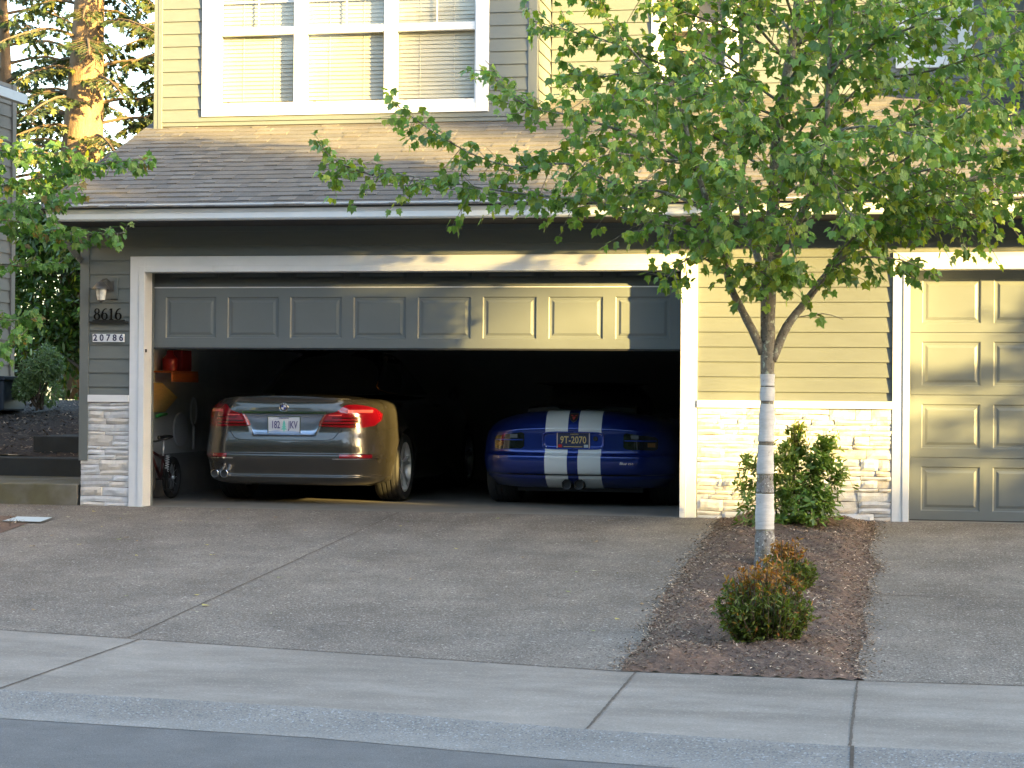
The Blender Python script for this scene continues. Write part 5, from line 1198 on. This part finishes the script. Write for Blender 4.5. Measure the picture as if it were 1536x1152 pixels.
lap('siding', (-6.3, -4), (-6.3, 5.4), .2, 4.75, .9, m_nhouse, .15, NH); lap('siding', (-12.5, -4), (-6.32, -4), .2, 4.75, .9, m_nhouse, .15, NH)
q = MB(); q.box(-6.42,-6.27,5.4,5.5,.3,4.75); q.build('corner_board', m_nhouse, NH)
q = MB(); q.box(-12.5,-6.32,-3.98,5.42,.1,4.75); q.build('wall_core', m_nhouse, NH)
q = MB(); q.box(-6.0,-5.91,-4.5,5.02,4.45,4.56); q.build('gutter', m_white, NH)
q = MB(); q.add([(-13,-4.4,4.57), (-5.95,-4.4,4.57), (-5.95,5.0,4.57), (-13,5.0,4.57), (-9.5,-1,6.1), (-9.5,3,6.1)], [(0,1,4), (1,2,5,4), (2,3,5), (3,2,1,0), (3,0,4,5)]); q.build('roof', m_nroof, NH)

def fir(label, x, y, z0, h, r, seed, boughs=70, zs=1.2, bl_=3., vis=True, dens=1., group='trees behind the houses'):
    random.seed(seed); t = thing('fir_tree', label, 'tree', (x, y, z0), group); tb = MB(); n = 26
    P = [Vector((x+.05*math.sin(i*.7), y, z0+h*i/(n-1))) for i in range(n)]; tb.tube(P, [r*max(.12, 1-1.05*(i/(n-1))**.8) for i in range(n)], 20, wob=.05); tb.build('trunk', m_firbark, t, True)
    bb = MB(); lv = Leaves()
    for k in range(boughs):
        f = (k+.5)/boughs; z_ = z0 + zs + (h-zs)*f; az = k*2.399+ru(-.4,.4); L_ = bl_*(1-.8*f)*ru(.6,1.1); d = Vector((math.cos(az), math.sin(az), 0)); p0 = Vector((x, y, z_))
        Q = smooth_path([p0, p0+d*L_*.4+Vector((0,0,.08*L_)), p0+d*L_*.8+Vector((0,0,-.05*L_)), p0+d*L_+Vector((0,0,-.16*L_))], 3); bb.tube(Q, [lerp(.035,.006,i/(len(Q)-1)) for i in range(len(Q))], 5)
        for (p, tg, ff) in along(Q, .16/dens):
            if ff < .22: continue
            for sg in (-1,1):
                sd = Vector((-tg.y, tg.x, 0)).normalized()*sg; l2 = L_*.28*(1.1-ff)*ru(.6,1.2)+.08; e = p + (sd*.9+tg*.6).normalized()*l2 + Vector((0,0,-.25*l2))
                bb.tube([p, e], [.006,.002], 3, cap=False); m_ = max(2, int(l2/.06))
                for q in range(m_):
                    c0 = p.lerp(e, (q+ru(.2,.9))/m_); c = ru(.5,1.3); cc = (c, c, c) if random.random() < .8 else (c*2.4, c*1.6, c)
                    lv.add(tuple(c0), tuple((e-p).normalized()+rvec(.45)+Vector((0,0,-.35))), (ru(-.4,.4),ru(-.4,.4),1), ru(.11,.2), cc)
    bb.build('boughs', m_stem2, t); lv.build('needles', m_fir, t, 'spray'); return t
fir('huge fir with a thick sunlit orange brown trunk left of the house', -9.0, 14, .9, 15, .54, 31, boughs=110, zs=2.0, bl_=2.6, dens=1.2)
fir('fir standing just right of the thick trunk with boughs touching the house wall', -7.3, 14.6, .9, 12, .2, 32, boughs=170, zs=.6, bl_=2.3, dens=1.6)
fir('fir at the far left edge above the neighbouring roof', -11.9, 17, .9, 13, .24, 33, boughs=80, zs=3.6, bl_=3.0, dens=1.0)
random.seed(40)
def dk(): c = ru(.4,1.1); return (c*.9, c, c*.75) if random.random() < .85 else (c*2.2, c*1.5, c*.7)
bushball('woodland_tree', 'dense dark green tree low between the neighbouring house and the house corner', 'tree', (-7.6,11.5,2.6), 1.4,1.3,2.0, 15000, (.09,.17), m_bush, dk, trunk=.9, group='trees behind the houses', lumps=16, shell=.8)
bushball('woodland_tree', 'bushy green tree in the gap just behind the left eave', 'tree', (-6.5,12.5,3.4), 1.0,1.0,2.0, 9000, (.09,.16), m_bush, dk, trunk=.9, group='trees behind the houses', lumps=12, shell=.8)
bushball('woodland_tree', 'leafy tree behind the corner of the neighbouring house', 'tree', (-9.4,12.8,3.0), 1.5,1.2,1.9, 11000, (.09,.17), m_bush, dk, trunk=.9, group='trees behind the houses', lumps=14, shell=.8)

# ------------------------------------------------------------ unseen second maple, and trees added and shaped to cast evening shade
SUNAZ, SUNEL = 63., 10.2
sd = Vector((math.sin(R(SUNAZ))*math.cos(R(SUNEL)), -math.cos(R(SUNAZ))*math.cos(R(SUNEL)), math.sin(R(SUNEL))))
hd2 = Vector((sd.x, sd.y, 0)).normalized(); pd = Vector((-hd2.y, hd2.x, 0))   # along / across the sun's heading

def copy_tree(o, loc, rot=0, scale=(1,1,1), label=None):
    def cp(a, par):
        c = a.copy(); COL.objects.link(c); c.parent = par
        for ch in list(a.children): cp(ch, c)
        return c
    c = cp(o, None); c.location = loc; c.rotation_euler = (0,0,rot); c.scale = scale
    if label: c['label'] = label
    return c
copy_tree(T1, NEXT[:3], NEXT[3], (NEXT[4],)*3, label='second maple street tree farther along the kerb to the right')
random.seed(77)
def shade_column(label, loc, h, rx, ry, n):  # added foliage column, out of view, that blocks light
    t = thing('added_shade_tree', label, 'tree', loc, 'unseen evergreens added for shade'); lv = Leaves(); tb = MB(); x0, y0, z0 = loc
    tb.tube([(x0,y0,z0), (x0,y0,z0+h*.5), (x0,y0,z0+h*.9)], [.22,.15,.04], 8); tb.build('trunk', m_firbark, t, True)
    for _ in range(n):
        u = ru(0,1)**.9; a = ru(0, 6.28); rr = math.sqrt(ru(.15,1)); prof = 1 if u < .93 else .75
        p = (x0+rx*prof*rr*math.cos(a), y0+ry*prof*rr*math.sin(a), z0+.2+(h-.35)*u+ru(-.15,.15)); lv.add(p, tuple(rvec(1)+Vector((0,0,.2))), tuple(rvec(1)), ru(.25,.5), dk())
    lv.build('foliage', m_bush, t, 'maple'); return t
words = ['first','second','third','fourth','fifth','sixth','seventh','eighth','ninth']
proto = None
for i, (a, p, top) in enumerate(SHADE_ROW):
    q = hd2*a + pd*p; lab = words[i] + ' of the unseen evergreens added across the road to cast shade'
    if proto is None: proto = shade_column(lab, (q.x, q.y, -.7), 8., 1.25, 1.25, 5200)
    s_ = (top+.7)/8.
    if i == 0: proto.scale = (1,1,s_)
    else: copy_tree(proto, (q.x, q.y, -.7), i*1.3, (1,1,s_), lab)
for i in range(11):
    copy_tree(proto, (-38+7.4*i+1.2*math.sin(i*5), -31-1.5*math.cos(i*3), -.7), i*1.7, (3.6,2.6,1.5+.12*math.sin(i*4)), words[i%9] + (' ' if i < 9 else ' pale ') + 'wide evergreen in the unseen belt added behind the photographer to block low light')  # belt added out of view to block low sky light
for i, (a, p, top, rx, nl) in enumerate(SHADE_SPARSE):
    q = hd2*a + pd*p; shade_column(words[i] + ' of the thin leaved unseen trees added beside the evergreen row to dim the sun', (q.x, q.y, -.7), top+.7, rx, .8, nl)
for i, (a, p, zc, rw, rz, nl) in enumerate(SHADE_CROWNS):
    random.seed(90+i); q = hd2*a + pd*p
    bushball('added_shade_crown', 'unseen broad crowned tree added across the road for its shade, ' + words[i] + ' from the evergreens', 'tree', (q.x, q.y, zc), rw, rw, rz, nl, (.2,.4), m_bush, dk, kind='maple', trunk=-.7, group='unseen broad trees added for shade', lumps=14, shell=.9)
# ------------------------------------------------------------ light, sky, camera
w = bpy.data.worlds.new('World'); SC.world = w; w.use_nodes = True; nt = w.node_tree; nt.nodes.clear()
sk = nt.nodes.new('ShaderNodeTexSky'); sk.sky_type = 'NISHITA'; sk.sun_disc = False
sk.sun_elevation = R(SUNEL); sk.sun_rotation = R(180-SUNAZ) ; sk.air_density = 1; sk.dust_density = 1.4; sk.ozone_density = 1.1
bg = nt.nodes.new('ShaderNodeBackground'); bg.inputs[1].default_value = SKY; o = nt.nodes.new('ShaderNodeOutputWorld')
nt.links.new(sk.outputs[0], bg.inputs[0]); nt.links.new(bg.outputs[0], o.inputs[0])
ld = bpy.data.lights.new('sun', 'SUN'); ld.energy = SUNE; ld.angle = R(.8); ld.color = SUNC
lo = bpy.data.objects.new('sun', ld); COL.objects.link(lo); lo.rotation_euler = sd.to_track_quat('Z', 'Y').to_euler()
cam = bpy.data.cameras.new('camera'); cam.sensor_width = 36; cam.lens = 36*2972.9/1536; cam.clip_end = 1000; cam.clip_start = .1
co = bpy.data.objects.new('camera', cam); COL.objects.link(co); SC.camera = co
r_ = (0.98197991,0.18881593,0.00799983); u_ = (-0.00696834,-0.00612611,0.99995696); f_ = (-0.18885681,0.98199339,0.0046999)
co.matrix_world = Matrix(((r_[0],u_[0],-f_[0],4.237), (r_[1],u_[1],-f_[1],-17.047), (r_[2],u_[2],-f_[2],1.0546), (0,0,0,1)))
SC.render.resolution_x = 1024; SC.render.resolution_y = 768
SC.view_settings.view_transform = 'Standard'; SC.view_settings.look = 'None'; SC.view_settings.gamma = 1; SC.view_settings.exposure = EXPO
